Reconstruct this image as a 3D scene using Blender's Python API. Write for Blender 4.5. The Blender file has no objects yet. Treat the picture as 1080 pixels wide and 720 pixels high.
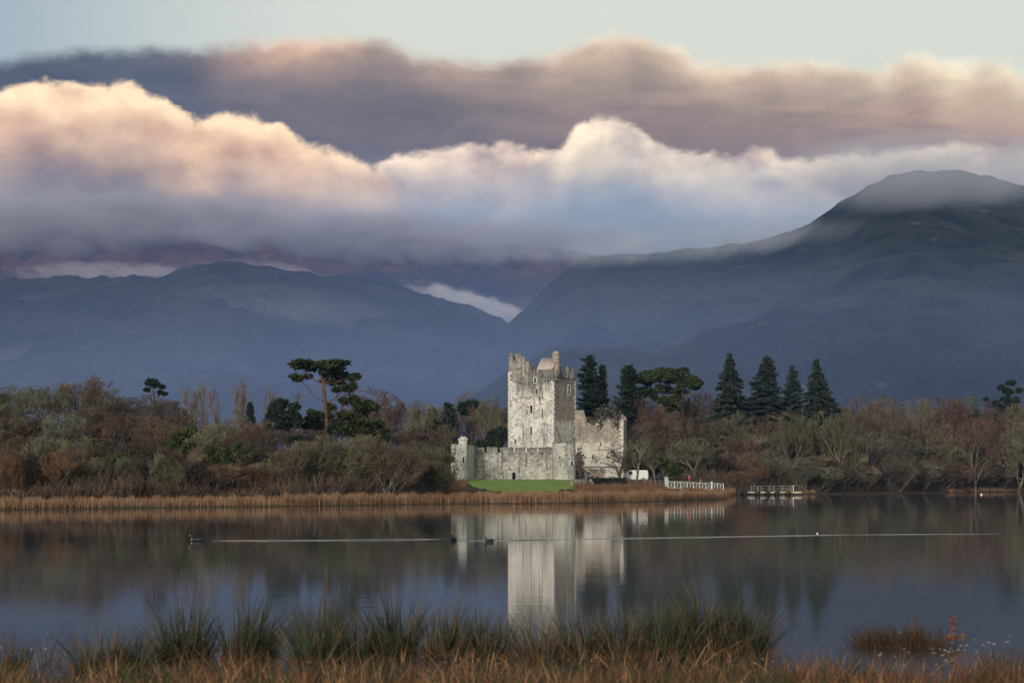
import bpy, bmesh, math, random
import numpy as np
from mathutils import Vector, Matrix, noise as mnoise

R = math.radians
sc = bpy.context.scene
col = sc.collection
random.seed(7)
F = 2100.0          # focal length in photo pixels
HZ = 510.0          # photo row of the horizon
EYE = 2.0           # camera height above the lake

# ------------------------------------------------------------------ camera
cam = bpy.data.objects.new('camera', bpy.data.cameras.new('camera'))
col.objects.link(cam)
cam.data.sensor_width = 36.0
cam.data.lens = 70.0
cam.data.shift_y = (HZ - 360.0) / 1080.0
cam.location = (0, 0, EYE)
cam.rotation_euler = (R(90), 0, 0)
cam.data.clip_end = 30000
cam.data.clip_start = 0.5
cam.data.dof.use_dof = True
cam.data.dof.focus_distance = 300
cam.data.dof.aperture_fstop = 3.6
sc.camera = cam

# ------------------------------------------------------------------ view + render
sc.view_settings.view_transform = 'Standard'
sc.view_settings.look = 'None'
sc.view_settings.exposure = 0.0
sc.view_settings.gamma = 1.0
sc.cycles.use_denoising = True
sc.cycles.volume_bounces = 1
sc.cycles.volume_step_rate = 1.0
sc.cycles.max_bounces = 6
sc.cycles.transparent_max_bounces = 8
sc.cycles.volume_max_steps = 192

# ------------------------------------------------------------------ node helpers
class NT:
    def __init__(s, tree):
        s.t = tree; s.n = tree.nodes; s.l = tree.links
    def put(s, sock, v):
        if hasattr(v, 'is_output'): s.l.new(v, sock)
        elif v is not None:
            if sock.type == 'RGBA' and len(v) == 3: v = (*v, 1)
            sock.default_value = v
    def m(s, op, a, b=None, c=None, clamp=False):
        n = s.n.new('ShaderNodeMath'); n.operation = op; n.use_clamp = clamp
        for i, v in enumerate((a, b, c)):
            if v is not None: s.put(n.inputs[i], v)
        return n.outputs[0]
    def xyz(s, x, y, z):
        n = s.n.new('ShaderNodeCombineXYZ')
        for i, v in enumerate((x, y, z)): s.put(n.inputs[i], v)
        return n.outputs[0]
    def sep(s, v):
        n = s.n.new('ShaderNodeSeparateXYZ'); s.l.new(v, n.inputs[0]); return n.outputs
    def coord(s, which='Object'):
        return s.n.new('ShaderNodeTexCoord').outputs[which]
    def map(s, v, scale=(1, 1, 1), loc=(0, 0, 0)):
        n = s.n.new('ShaderNodeMapping'); s.l.new(v, n.inputs[0])
        n.inputs['Scale'].default_value = scale; n.inputs['Location'].default_value = loc
        return n.outputs[0]
    def noise(s, v, scale, detail=4, rough=0.55, dist=0.0):
        n = s.n.new('ShaderNodeTexNoise'); s.l.new(v, n.inputs['Vector'])
        n.inputs['Scale'].default_value = scale; n.inputs['Detail'].default_value = detail
        n.inputs['Roughness'].default_value = rough; n.inputs['Distortion'].default_value = dist
        return n.outputs[0]
    def voro(s, v, scale, feature='F1', out='Distance', rnd=1.0):
        n = s.n.new('ShaderNodeTexVoronoi'); n.feature = feature; s.l.new(v, n.inputs['Vector'])
        n.inputs['Scale'].default_value = scale
        n.inputs['Randomness'].default_value = rnd
        return n.outputs[out]
    def ramp(s, f, a, b, lo=0.0, hi=1.0, smooth=True):
        n = s.n.new('ShaderNodeMapRange'); n.interpolation_type = 'SMOOTHSTEP' if smooth else 'LINEAR'
        n.clamp = True
        s.put(n.inputs['Value'], f)
        n.inputs['From Min'].default_value = a; n.inputs['From Max'].default_value = b
        n.inputs['To Min'].default_value = lo; n.inputs['To Max'].default_value = hi
        return n.outputs[0]
    def mix(s, f, a, b, mode='MIX'):
        n = s.n.new('ShaderNodeMix'); n.data_type = 'RGBA'; n.blend_type = mode
        s.put(n.inputs[0], f)
        s.put(n.inputs[6], a); s.put(n.inputs[7], b)
        return n.outputs[2]
    def curve(s, f, pts):
        n = s.n.new('ShaderNodeFloatCurve'); s.l.new(f, n.inputs['Value'])
        c = n.mapping.curves[0]
        c.points[0].location = pts[0]; c.points[1].location = pts[-1]
        for p in pts[1:-1]: c.points.new(*p)
        for p in c.points: p.handle_type = 'AUTO'
        n.mapping.update()
        return n.outputs[0]
    def bump(s, h, strength=0.5, dist=0.1):
        n = s.n.new('ShaderNodeBump'); s.l.new(h, n.inputs['Height'])
        n.inputs['Strength'].default_value = strength; n.inputs['Distance'].default_value = dist
        return n.outputs[0]

def lin(r, g, b):
    f = lambda c: (c/255/12.92) if c/255 < 0.04045 else ((c/255 + 0.055)/1.055)**2.4
    return (f(r), f(g), f(b))

# ------------------------------------------------------------------ world: sky with cloud banks
SUN_EL, SUN_AZ_LEFT = 15.0, 18.0       # sun stands behind the camera, a little to its left
sdir = Vector((-math.sin(R(SUN_AZ_LEFT))*math.cos(R(SUN_EL)), -math.cos(R(SUN_AZ_LEFT))*math.cos(R(SUN_EL)), math.sin(R(SUN_EL))))
world = bpy.data.worlds.new('World'); sc.world = world; world.use_nodes = True
w = NT(world.node_tree)
for n in list(w.n): w.n.remove(n)
wout = w.n.new('ShaderNodeOutputWorld')
sky = w.n.new('ShaderNodeTexSky'); sky.sky_type = 'NISHITA'; sky.sun_disc = False
sky.sun_elevation = R(SUN_EL)
sky.sun_rotation = math.atan2(sdir.x, sdir.y)
sky.altitude = 0; sky.air_density = 1.0; sky.dust_density = 3.0; sky.ozone_density = 1.0
bg_sky = w.n.new('ShaderNodeBackground'); bg_sky.inputs[1].default_value = 0.12
w.l.new(sky.outputs[0], bg_sky.inputs[0])
d = w.sep(w.coord('Generated'))
hyp = w.m('SQRT', w.m('ADD', w.m('MULTIPLY', d[0], d[0]), w.m('MULTIPLY', d[1], d[1])))
az = w.m('ARCTAN2', d[0], d[1])
el = w.m('DIVIDE', d[2], w.m('MAXIMUM', hyp, 0.001))
AZ0, AZ1, ELS = -0.40, 0.40, 0.30      # curve domain
azn = w.ramp(az, AZ0, AZ1, smooth=False)
U = w.m('MULTIPLY', az, 21.0)          # hundreds of photo pixels
V = w.m('MULTIPLY', el, 21.0)
def cloud_curve(pts):
    out = []
    for px, py in pts:
        a = math.atan((px - 540)/F)
        out.append(((a - AZ0)/(AZ1 - AZ0), (HZ - py)/F*math.cos(a)/ELS))
    return w.m('MULTIPLY', w.curve(azn, out), ELS*21.0)
P = w.xyz(U, w.m('MULTIPLY', V, 1.35), 0.0)
Pw = w.xyz(w.m('MULTIPLY', U, 0.55), w.m('MULTIPLY', V, 2.2), 3.3)
n_big = w.noise(P, 0.9, 6, 0.55)
n_mid = w.noise(P, 2.2, 6, 0.6, 0.3)
n_lump = w.voro(w.xyz(w.m('ADD', U, w.m('MULTIPLY', n_mid, 0.5)), w.m('MULTIPLY', V, 1.2), w.m('MULTIPLY', n_big, 0.6)), 3.2, 'SMOOTH_F1')
n_str = w.noise(Pw, 1.3, 5, 0.55, 0.2)
# self shading: noise differenced towards the light (up and to the right)
n_sh = w.m('SUBTRACT', n_mid, w.noise(w.map(P, (1, 1, 1), (0.10, 0.14, 0)), 2.2, 6, 0.6, 0.3))
n_shb = w.m('SUBTRACT', w.noise(P, 1.25, 3, 0.5), w.noise(w.map(P, (1, 1, 1), (0.22, 0.30, 0)), 1.25, 3, 0.5))
n_sh = w.m('ADD', w.m('MULTIPLY', n_sh, 0.30), w.m('MULTIPLY', n_shb, 1.1))
def edge_depth(prof, a_big, a_mid, a_lump):
    h = w.m('ADD', prof, w.m('MULTIPLY', w.m('SUBTRACT', n_big, 0.5), a_big))
    h = w.m('ADD', h, w.m('MULTIPLY', w.m('SUBTRACT', n_mid, 0.5), a_mid))
    h = w.m('SUBTRACT', h, w.m('MULTIPLY', w.m('SUBTRACT', n_lump, 0.35), a_lump))
    return w.m('SUBTRACT', h, V)
def lit_of(depth, L, shade=2.0, mod=None):
    f = w.m('POWER', 2.718, w.m('MULTIPLY', w.m('MAXIMUM', depth, 0.0), -1.0/L))
    f = w.m('MULTIPLY', f, w.m('ADD', 1.0, w.m('MULTIPLY', n_sh, shade)), clamp=True)
    if mod is not None: f = w.m('MULTIPLY', f, mod)
    return f
n_fine = w.noise(P, 6.5, 6, 0.62, 0.4)
def torn(depth, amp):                      # small torn wisps along an edge
    return w.m('ADD', depth, w.m('MULTIPLY', w.m('SUBTRACT', n_fine, 0.5), amp))
def azc(pts):
    return w.curve(azn, [((math.atan((p_ - 540)/F) - AZ0)/(AZ1 - AZ0), v_) for p_, v_ in pts])
# upper stratus deck
pu = cloud_curve([(-280, 75), (0, 62), (60, 50), (110, 45), (200, 47), (280, 40), (340, 36), (400, 42), (440, 54), (500, 60), (560, 54),
                  (600, 48), (632, 38), (660, 36), (690, 39), (718, 50), (740, 62), (780, 66), (850, 61), (930, 66), (965, 55), (1000, 64), (1045, 58), (1085, 72), (1360, 90)])
du = torn(edge_depth(pu, 0.24, 0.15, 0.05), 0.10)
au = w.ramp(du, -0.05, 0.17)
uf = w.ramp(az, -0.20, 0.30)
base_u = w.mix(uf, lin(64, 72, 80), lin(134, 108, 92))
base_u = w.mix(w.ramp(n_str, 0.38, 0.66), base_u, w.mix(uf, lin(86, 87, 92), lin(172, 138, 114)))
base_u = w.mix(w.m('MULTIPLY', w.ramp(du, 0.5, 1.2), 0.5), base_u, w.mix(uf, lin(92, 86, 92), lin(140, 113, 102)))
mu = azc([(-280, .1), (0, .02), (180, .06), (240, .55), (330, .85), (420, .45), (520, .5), (600, .8), (650, 1.0), (700, 1.0), (760, .8), (900, .85), (1060, 1.0), (1360, .7)])
lu = lit_of(du, 0.27, 1.4, mu)
col_u = w.mix(lu, base_u, w.mix(uf, lin(244, 194, 156), lin(255, 240, 200)))
# back row of the low bank
pc = cloud_curve([(-280, 230), (0, 230), (300, 205), (385, 176), (415, 163), (445, 158), (490, 149), (530, 150), (562, 154), (700, 176),
                  (770, 166), (800, 153), (830, 164), (880, 161), (930, 157), (1000, 151), (1060, 155), (1360, 165)])
dc = torn(edge_depth(pc, 0.10, 0.14, 0.10), 0.17)
ac = w.ramp(dc, -0.03, 0.10)
base_c = w.mix(w.ramp(dc, 0.1, 0.9), lin(178, 154, 142), lin(118, 125, 136))
col_c = w.mix(lit_of(dc, 0.32, 3.4, 0.97), base_c, lin(255, 228, 196))
# left mass
pl_ = cloud_curve([(-280, 120), (-60, 105), (0, 97), (50, 82), (78, 88), (105, 86), (132, 83), (165, 97), (190, 113), (212, 124), (232, 117), (265, 117),
                   (292, 130), (330, 149), (362, 160), (398, 176), (430, 205), (480, 232), (560, 262), (1360, 290)])
dl = torn(edge_depth(pl_, 0.10, 0.17, 0.13), 0.17)
al = w.m('MULTIPLY', w.ramp(dl, -0.03, 0.085), azc([(-280, 1), (330, 1), (375, .97), (420, .35), (455, .0), (480, 0), (1360, 0)]), clamp=True)
base_l = w.mix(w.ramp(dl, 0.15, 1.25), lin(204, 160, 130), lin(98, 95, 103))
lit_l = w.m('MULTIPLY', lit_of(dl, 0.44, 3.2), 0.97)
col_l = w.mix(lit_l, base_l, lin(255, 222, 178))
# middle mass
pm = cloud_curve([(-280, 300), (440, 290), (500, 245), (535, 205), (558, 176), (576, 160), (594, 150), (612, 128), (640, 120), (668, 129), (700, 150), (740, 158),
                  (785, 168), (830, 182), (880, 200), (960, 235), (1360, 290)])
dm = torn(edge_depth(pm, 0.06, 0.14, 0.12), 0.17)
am = w.ramp(dm, -0.03, 0.09)
base_m = w.mix(w.ramp(dm, 0.1, 0.9), lin(176, 160, 152), lin(114, 126, 138))
col_m = w.mix(w.m('MULTIPLY', lit_of(dm, 0.38, 3.4), azc([(-280, 0), (480, 0), (555, .12), (585, .6), (612, .98), (900, .9), (1360, .8)])), base_m, lin(255, 232, 198))
# lower veil
pv = cloud_curve([(-280, 175), (0, 180), (110, 200), (160, 214), (250, 200), (400, 186), (600, 192), (800, 176), (900, 166), (1080, 168), (1360, 190)])
dv = torn(edge_depth(pv, 0.28, 0.25, 0.0), 0.12)
av = w.m('MULTIPLY', w.ramp(dv, -0.45, 0.85), 0.9)
vf = w.ramp(az, -0.20, 0.02)
col_v = w.mix(w.ramp(dv, 0.1, 0.9), w.mix(vf, lin(140, 134, 144), lin(146, 158, 172)), w.mix(vf, lin(88, 85, 98), lin(108, 122, 138)))
cl = col_u
alpha = au
def over(cl, alpha, c, a):
    ncl = w.mix(a, cl, c)
    na = w.m('SUBTRACT', 1.0, w.m('MULTIPLY', w.m('SUBTRACT', 1.0, alpha), w.m('SUBTRACT', 1.0, a)))
    return ncl, na
streak = w.ramp(n_str, 0.3, 0.7, 0.92, 1.07)
lumpy = w.ramp(n_mid, 0.3, 0.7, 0.95, 1.05)
sk = w.m('MULTIPLY', streak, lumpy)
col_c, col_l, col_m = [w.mix(1.0, c_, w.xyz(sk, sk, sk), 'MULTIPLY') for c_ in (col_c, col_l, col_m)]
for c_, a_ in ((col_c, ac), (col_l, al), (col_m, am), (col_v, av)): cl, alpha = over(cl, alpha, c_, a_)
# thin high veil that greys the clear sky
bg_cl = w.n.new('ShaderNodeBackground'); w.l.new(cl, bg_cl.inputs[0]); bg_cl.inputs[1].default_value = 1.40
hv = w.m('MULTIPLY', w.ramp(az, -0.36, -0.06), 0.97)
bg_veil = w.n.new('ShaderNodeBackground'); bg_veil.inputs[0].default_value = (*lin(222, 224, 208), 1); bg_veil.inputs[1].default_value = 1.12
ms0 = w.n.new('ShaderNodeMixShader'); w.put(ms0.inputs[0], w.m('MULTIPLY', hv, w.ramp(el, 0.22, 0.9, 1.0, 0.30)))
w.l.new(bg_sky.outputs[0], ms0.inputs[1]); w.l.new(bg_veil.outputs[0], ms0.inputs[2])
ms = w.n.new('ShaderNodeMixShader')
# the banks thin out away from the view's quarter of the sky
aw = w.m('MULTIPLY', alpha, w.ramp(w.m('ABSOLUTE', az), 0.7, 1.6, 1.0, 0.0))
w.l.new(aw, ms.inputs[0]); w.l.new(ms0.outputs[0], ms.inputs[1]); w.l.new(bg_cl.outputs[0], ms.inputs[2])
w.l.new(ms.outputs[0], wout.inputs[0])

# ------------------------------------------------------------------ sun
sun = bpy.data.objects.new('sun', bpy.data.lights.new('sun', 'SUN'))
sun.data.energy = 2.3; sun.data.angle = R(2.0); sun.data.color = (1.0, 0.94, 0.86)
sun.rotation_euler = sdir.to_track_quat('Z', 'Y').to_euler()
col.objects.link(sun)

# ------------------------------------------------------------------ tagging + mesh helpers
def tag(o, label=None, cat=None, group=None, kind=None):
    if label: o['label'] = label
    if cat: o['category'] = cat
    if group: o['group'] = group
    if kind: o['kind'] = kind
    return o
def empty(name, loc=(0, 0, 0), rz=0.0):
    o = bpy.data.objects.new(name, None); col.objects.link(o)
    o.empty_display_size = 0.3; o.location = loc; o.rotation_euler = (0, 0, rz)
    return o
def link_mesh(name, me, mat=None, parent=None, smooth=False):
    o = bpy.data.objects.new(name, me); col.objects.link(o)
    if mat is not None:
        for m_ in (mat if isinstance(mat, (list, tuple)) else [mat]): me.materials.append(m_)
    if parent is not None: o.parent = parent
    if smooth: me.polygons.foreach_set('use_smooth', [True]*len(me.polygons))
    return o
class MB:
    """collects vertices and faces (numpy blocks) for ONE mesh object"""
    def __init__(s): s.v = []; s.f4 = []; s.f3 = []; s.n = 0; s.mi4 = []; s.mi3 = []
    def add(s, v, f, mi=0):
        v = np.asarray(v, float).reshape(-1, 3); f = np.asarray(f, int)
        if len(f):
            (s.f4 if f.shape[1] == 4 else s.f3).append(f + s.n)
            (s.mi4 if f.shape[1] == 4 else s.mi3).append(np.full(len(f), mi))
        s.v.append(v); s.n += len(v); return s
    def build(s, name, mat=None, parent=None, smooth=False):
        v = np.concatenate(s.v) if s.v else np.zeros((0, 3))
        f4 = np.concatenate(s.f4) if s.f4 else np.zeros((0, 4), int)
        f3 = np.concatenate(s.f3) if s.f3 else np.zeros((0, 3), int)
        me = bpy.data.meshes.new(name)
        me.vertices.add(len(v)); me.vertices.foreach_set('co', v.ravel())
        idx = np.concatenate([f4.ravel(), f3.ravel()]); me.loops.add(len(idx)); me.loops.foreach_set('vertex_index', idx)
        tot = np.concatenate([np.full(len(f4), 4), np.full(len(f3), 3)])
        st = np.concatenate([[0], np.cumsum(tot)[:-1]]) if len(tot) else []
        me.polygons.add(len(tot)); me.polygons.foreach_set('loop_start', st); me.polygons.foreach_set('loop_total', tot)
        me.update(calc_edges=True); me.validate()
        o = link_mesh(name, me, mat, parent, smooth)
        mi = np.concatenate((s.mi4 or [np.zeros(0, int)]) + (s.mi3 or [np.zeros(0, int)])).astype(int)
        if len(mi) == len(me.polygons) and mi.any(): me.polygons.foreach_set('material_index', mi)
        return o
    def box(s, c, h, rz=0.0, jit=0.0, tilt=0.0, mi=0):
        """box from centre + half sizes, turned about z (and tilted in its own xz plane)"""
        x = np.array([[-1,-1,-1],[1,-1,-1],[1,1,-1],[-1,1,-1],[-1,-1,1],[1,-1,1],[1,1,1],[-1,1,1]], float)*np.array(h)
        if jit: x += np.random.uniform(-jit, jit, x.shape)
        if tilt:
            ct, st = math.cos(tilt), math.sin(tilt); x = np.stack([x[:,0]*ct - x[:,2]*st, x[:,1], x[:,0]*st + x[:,2]*ct], 1)
        ca, sa = math.cos(rz), math.sin(rz)
        x = np.stack([x[:,0]*ca - x[:,1]*sa, x[:,0]*sa + x[:,1]*ca, x[:,2]], 1) + np.array(c)
        return s.add(x, [[0,3,2,1],[4,5,6,7],[0,1,5,4],[1,2,6,5],[2,3,7,6],[3,0,4,7]], mi)
    def tubes(s, p0, p1, r0, r1, n=3, mi=0):
        p0 = np.asarray(p0, float).reshape(-1, 3); p1 = np.asarray(p1, float).reshape(-1, 3)
        N = len(p0)
        if not N: return s
        r0 = np.broadcast_to(np.asarray(r0, float), (N,)); r1 = np.broadcast_to(np.asarray(r1, float), (N,))
        d = p1 - p0; d /= np.maximum(np.linalg.norm(d, axis=1, keepdims=True), 1e-9)
        up = np.where(np.abs(d[:, 2:3]) > 0.9, np.array([[1., 0, 0]]), np.array([[0., 0, 1.]]))
        a = np.cross(d, up); a /= np.linalg.norm(a, axis=1, keepdims=True); b = np.cross(d, a)
        ang = np.arange(n)*2*math.pi/n
        ring = a[:, None]*np.cos(ang)[None, :, None] + b[:, None]*np.sin(ang)[None, :, None]
        v = np.concatenate([p0[:, None] + ring*r0[:, None, None], p1[:, None] + ring*r1[:, None, None]], 1)
        base = np.arange(N)[:, None]*2*n; k = np.arange(n); k2 = (k + 1) % n
        f = np.stack([base + k, base + k2, base + k2 + n, base + k + n], 2).reshape(-1, 4)
        return s.add(v.reshape(-1, 3), f, mi)
    def path(s, pts, rads, n=6, mi=0):
        pts = np.asarray(pts, float)
        return s.tubes(pts[:-1], pts[1:], rads[:-1], rads[1:], n, mi)
    def quads(s, c, a, b, mi=0):
        """N quads: centre c, half axes a and b"""
        v = np.stack([c - a - b, c + a - b, c + a + b, c - a + b], 1).reshape(-1, 3)
        f = np.arange(len(c)*4).reshape(-1, 4)
        return s.add(v, f, mi)
    def leaves(s, c, a, b, mi=0):
        """N pointed leaf shapes (rhombs)"""
        v = np.stack([c - a, c - b, c + a, c + b], 1).reshape(-1, 3)
        return s.add(v, np.arange(len(c)*4).reshape(-1, 4), mi)
    def blades(s, base, h, lean, wid, mi=0):
        base = np.asarray(base, float); N = len(base)
        ang = np.random.uniform(0, math.pi, N); side = np.stack([np.cos(ang), np.sin(ang), np.zeros(N)], 1)
        rows = []
        for t, wf in ((0, 1.0), (0.38, 0.9), (0.72, 0.6), (1.0, 0.08)):
            p = base.copy(); p[:, 2] += h*(t - 0.18*t*t*np.minimum(1, np.linalg.norm(lean, axis=1)))
            p[:, :2] += lean*h[:, None]*(t**1.7)
            rows += [p - side*(wid*wf/2)[:, None], p + side*(wid*wf/2)[:, None]]
        v = np.stack(rows, 1).reshape(-1, 3); b = np.arange(N)[:, None]*8
        f = np.concatenate([b + np.array([[2*k, 2*k+1, 2*k+3, 2*k+2]]) for k in range(3)])
        return s.add(v, f, mi)
np.random.seed(11)
def skin_obj(name, verts, edges, rad, mat, parent=None, sub=2):
    me = bpy.data.meshes.new(name); me.from_pydata(verts, edges, []); me.update()
    o = link_mesh(name, me, mat, parent)
    md = o.modifiers.new('skin', 'SKIN')
    sk = me.skin_vertices[0].data if me.skin_vertices else None
    if sk is None:
        bm = bmesh.new(); bm.from_mesh(me); bm.verts.layers.skin.verify(); bm.to_mesh(me); bm.free(); sk = me.skin_vertices[0].data
    for i, r in enumerate(rad): sk[i].radius = (r, r) if not isinstance(r, tuple) else r
    sk[0].use_root = True
    md.use_smooth_shade = True
    s2 = o.modifiers.new('sub', 'SUBSURF'); s2.levels = sub; s2.render_levels = sub
    return o

def principled(name, rough=0.9, spec=0.2):
    m = bpy.data.materials.new(name); m.use_nodes = True
    t = NT(m.node_tree); p = t.n['Principled BSDF']
    p.inputs['Roughness'].default_value = rough
    if 'Specular IOR Level' in p.inputs: p.inputs['Specular IOR Level'].default_value = spec
    return m, t, p
def foliage_mat(name, c1, c2, scale=1.2, rnd=0.35, rough=0.85, trans=0.0):
    """two-tone foliage or bark, varied in space and from tree to tree"""
    m, t, p = principled(name, rough, 0.15)
    n = t.noise(t.coord('Object'), scale, 3, 0.6)
    oi = t.n.new('ShaderNodeObjectInfo')
    c = t.mix(t.ramp(n, 0.32, 0.68), c1, c2)
    k = t.m('ADD', 1.0 - rnd/2, t.m('MULTIPLY', oi.outputs['Random'], rnd))
    c = t.mix(1.0, c, t.xyz(k, k, k), 'MULTIPLY')
    t.l.new(c, p.inputs['Base Color'])
    return m
def plain_mat(name, c, rough=0.7, var=0.25, scale=6.0, metal=0.0):
    m, t, p = principled(name, rough, 0.3)
    n = t.noise(t.coord('Object'), scale, 4, 0.6)
    t.l.new(t.mix(t.ramp(n, 0.3, 0.7), tuple(x*(1 - var) for x in c), tuple(min(1, x*(1 + var)) for x in c)), p.inputs['Base Color'])
    p.inputs['Metallic'].default_value = metal
    return m

def X(px, D): return (px - 540.0)/F*D
def Zat(py, D): return EYE + (HZ - py)/F*D

# ------------------------------------------------------------------ terrain
SH_PX = [-700, -200, 0, 120, 300, 420, 480, 600, 700, 765, 773, 785, 840, 900, 1000, 1080, 1300, 1800]
SH_D = [150, 152, 155, 163, 178, 192, 200, 203, 228, 262, 340, 364, 378, 400, 450, 490, 540, 560]
def shore(px): return np.interp(px, SH_PX, SH_D)
def sst(a, b, x): t = np.clip((x - a)/(b - a), 0, 1); return t*t*(3 - 2*t)
def land(x, y):
    x = np.asarray(x, float); y = np.asarray(y, float)
    px = 540 + F*x/np.maximum(y, 1.0)
    d = y - shore(px)
    hill = np.interp(px, [-400, 0, 200, 420, 480, 640, 690, 800, 1000, 1400], [5, 5, 4.2, 2.2, 0.9, 0.9, 0.6, 3.5, 4.5, 5.0])
    up = 0.25 + 1.6*(1 - np.exp(-np.maximum(d, 0)/40)) + hill*sst(30, 145, d) + 3.0*sst(150, 900, d)
    far = np.where(d >= 0, up, np.maximum(-1.6, 0.25 + d*0.13))
    near = np.maximum(-1.6, 0.10 - 0.05*(y - 15.5))
    bump = 0.10*np.sin(x*0.9 + 1.3*np.sin(y*0.4))*np.sin(y*0.55) * sst(3, 30, d)
    return np.where(y < 60, near, far + bump)
def gz(x, y): return float(land(x, y))
def on_ground(px, py, D0=120, D1=700):
    """the land point seen at a photo pixel"""
    Ds = np.linspace(D0, D1, 4000); zs = land(X(px, Ds), Ds); zr = Zat(py, Ds)
    k = np.where(zs >= zr)[0]
    D = Ds[k[0]] if len(k) else D1
    return Vector((X(px, D), D, gz(X(px, D), D)))

def ground_mat():
    m, t, p = principled('leaf_litter_ground', 0.95, 0.1)
    o = t.coord('Object'); n = t.noise(o, 0.15, 6, 0.6); n2 = t.noise(o, 2.5, 3, 0.6)
    c = t.mix(t.ramp(n, 0.4, 0.6), (0.055, 0.040, 0.026), (0.045, 0.052, 0.024))
    c = t.mix(t.ramp(n2, 0.45, 0.7), c, (0.10, 0.07, 0.045))
    t.l.new(c, p.inputs['Base Color']); t.l.new(t.bump(n2, 0.6, 0.3), p.inputs['Normal'])
    return m
us = np.concatenate([np.linspace(-0.85, -0.32, 24), np.linspace(-0.31, 0.31, 150), np.linspace(0.32, 0.85, 24)])
Dg = np.concatenate([np.linspace(-60, 10, 8), np.linspace(12, 60, 30), np.linspace(70, 145, 10), np.linspace(148, 620, 240), np.geomspace(640, 8200, 40)])
gx = us[None, :]*np.maximum(np.abs(Dg), 40)[:, None] + 0*Dg[:, None]
gy = np.repeat(Dg[:, None], len(us), 1)
gzv = np.where(gy < 12, 0.2, land(gx, np.maximum(gy, 1.0)))
def grid_faces(nr, nc):
    i = np.arange(nr - 1)[:, None]*nc + np.arange(nc - 1)[None, :]
    return np.stack([i, i + 1, i + nc + 1, i + nc], 2).reshape(-1, 4)
o = MB().add(np.stack([gx, gy, gzv], 2), grid_faces(len(Dg), len(us))).build('ground', ground_mat(), smooth=True)
tag(o, kind='structure')

# lawn in front of the castle
def lawn_mat():
    m, t, p = principled('lawn_grass', 0.95, 0.1)
    o = t.coord('Object'); n = t.noise(o, 0.25, 5, 0.6); n2 = t.noise(o, 4, 3, 0.7)
    c = t.mix(t.ramp(n, 0.35, 0.65), (0.155, 0.250, 0.042), (0.215, 0.290, 0.075))
    c = t.mix(t.m('MULTIPLY', t.ramp(n2, 0.5, 0.75), 0.5), c, (0.12, 0.13, 0.05))
    t.l.new(c, p.inputs['Base Color']); t.l.new(t.bump(n2, 0.5, 0.15), p.inputs['Normal'])
    return m
lp, ld = np.linspace(0, 1, 60), np.linspace(0, 1, 70)
LP, LD = np.meshgrid(lp, ld)
pl = 482 + 6*np.sin(LD*9) + 16*LD**2 * 0
prr = 616 + 5*np.sin(LD*7 + 1)
PX = pl + (prr - pl)*LP
D0 = np.interp(PX, [478, 484, 495, 515, 545, 580, 604, 616, 624], [334, 318, 268, 232, 222, 226, 246, 280, 320]) + 3*np.sin(PX*0.31) + 2*np.sin(PX*0.83)
DD = D0 + (344 - D0)*LD
LX = (PX - 540)/F*DD
o = MB().add(np.stack([LX, DD, land(LX, DD) + 0.06], 2), grid_faces(70, 60)).build('lawn', lawn_mat(), smooth=True)
tag(o, kind='structure')

# ------------------------------------------------------------------ water
def water_mat():
    m, t, p = principled('lake_water', 0.035, 0.5)
    p.inputs['Base Color'].default_value = (0.026, 0.030, 0.034, 1)
    p.inputs['IOR'].default_value = 1.33
    g = t.n.new('ShaderNodeNewGeometry').outputs['Position']
    a = t.noise(t.map(g, (0.22, 1.5, 1)), 1.0, 4, 0.6)
    b = t.noise(t.map(g, (1.2, 3.2, 1)), 1.0, 3, 0.6)
    calm = t.ramp(t.noise(t.map(g, (0.008, 0.03, 1)), 1.0, 3, 0.5), 0.35, 0.65, 0.45, 1.0)
    h = t.m('MULTIPLY', t.m('ADD', a, t.m('MULTIPLY', b, 0.35)), calm)
    h = t.m('MULTIPLY', h, t.ramp(t.sep(g)[1], 22.0, 75.0, 1.3, 1.0))
    near = t.ramp(t.sep(g)[1], 20.0, 60.0, 0.035, 0.015)
    t.l.new(near, p.inputs['Roughness'])
    t.l.new(t.bump(h, 0.09, 0.030), p.inputs['Normal'])
    out = t.n['Material Output']; gl = t.n.new('ShaderNodeBsdfPrincipled')
    gl.inputs['Base Color'].default_value = (0.026, 0.030, 0.034, 1); gl.inputs['IOR'].default_value = 1.33; gl.inputs['Roughness'].default_value = 0.26
    mx = t.n.new('ShaderNodeMixShader')
    patch = t.ramp(t.noise(t.map(g, (0.05, 0.16, 1)), 1.0, 4, 0.6), 0.35, 0.65, 0.75, 1.25)
    t.put(mx.inputs[0], t.m('MULTIPLY', t.ramp(t.sep(g)[1], 22.0, 80.0, 0.16, 0.04), patch))
    t.l.new(p.outputs[0], mx.inputs[1]); t.l.new(gl.outputs[0], mx.inputs[2]); t.l.new(mx.outputs[0], out.inputs['Surface'])
    return m
WATER = water_mat()
wy = np.concatenate([np.linspace(-50, 60, 12), np.linspace(80, 800, 20)])
wx = np.linspace(-1, 1, 30)
WX = wx[None, :]*np.maximum(60, wy[:, None]*0.9 + 60)
o = MB().add(np.stack([WX, np.repeat(wy[:, None], 30, 1), np.zeros_like(WX)], 2), grid_faces(len(wy), 30)).build('water', WATER, smooth=True)
tag(o, kind='structure')

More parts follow.
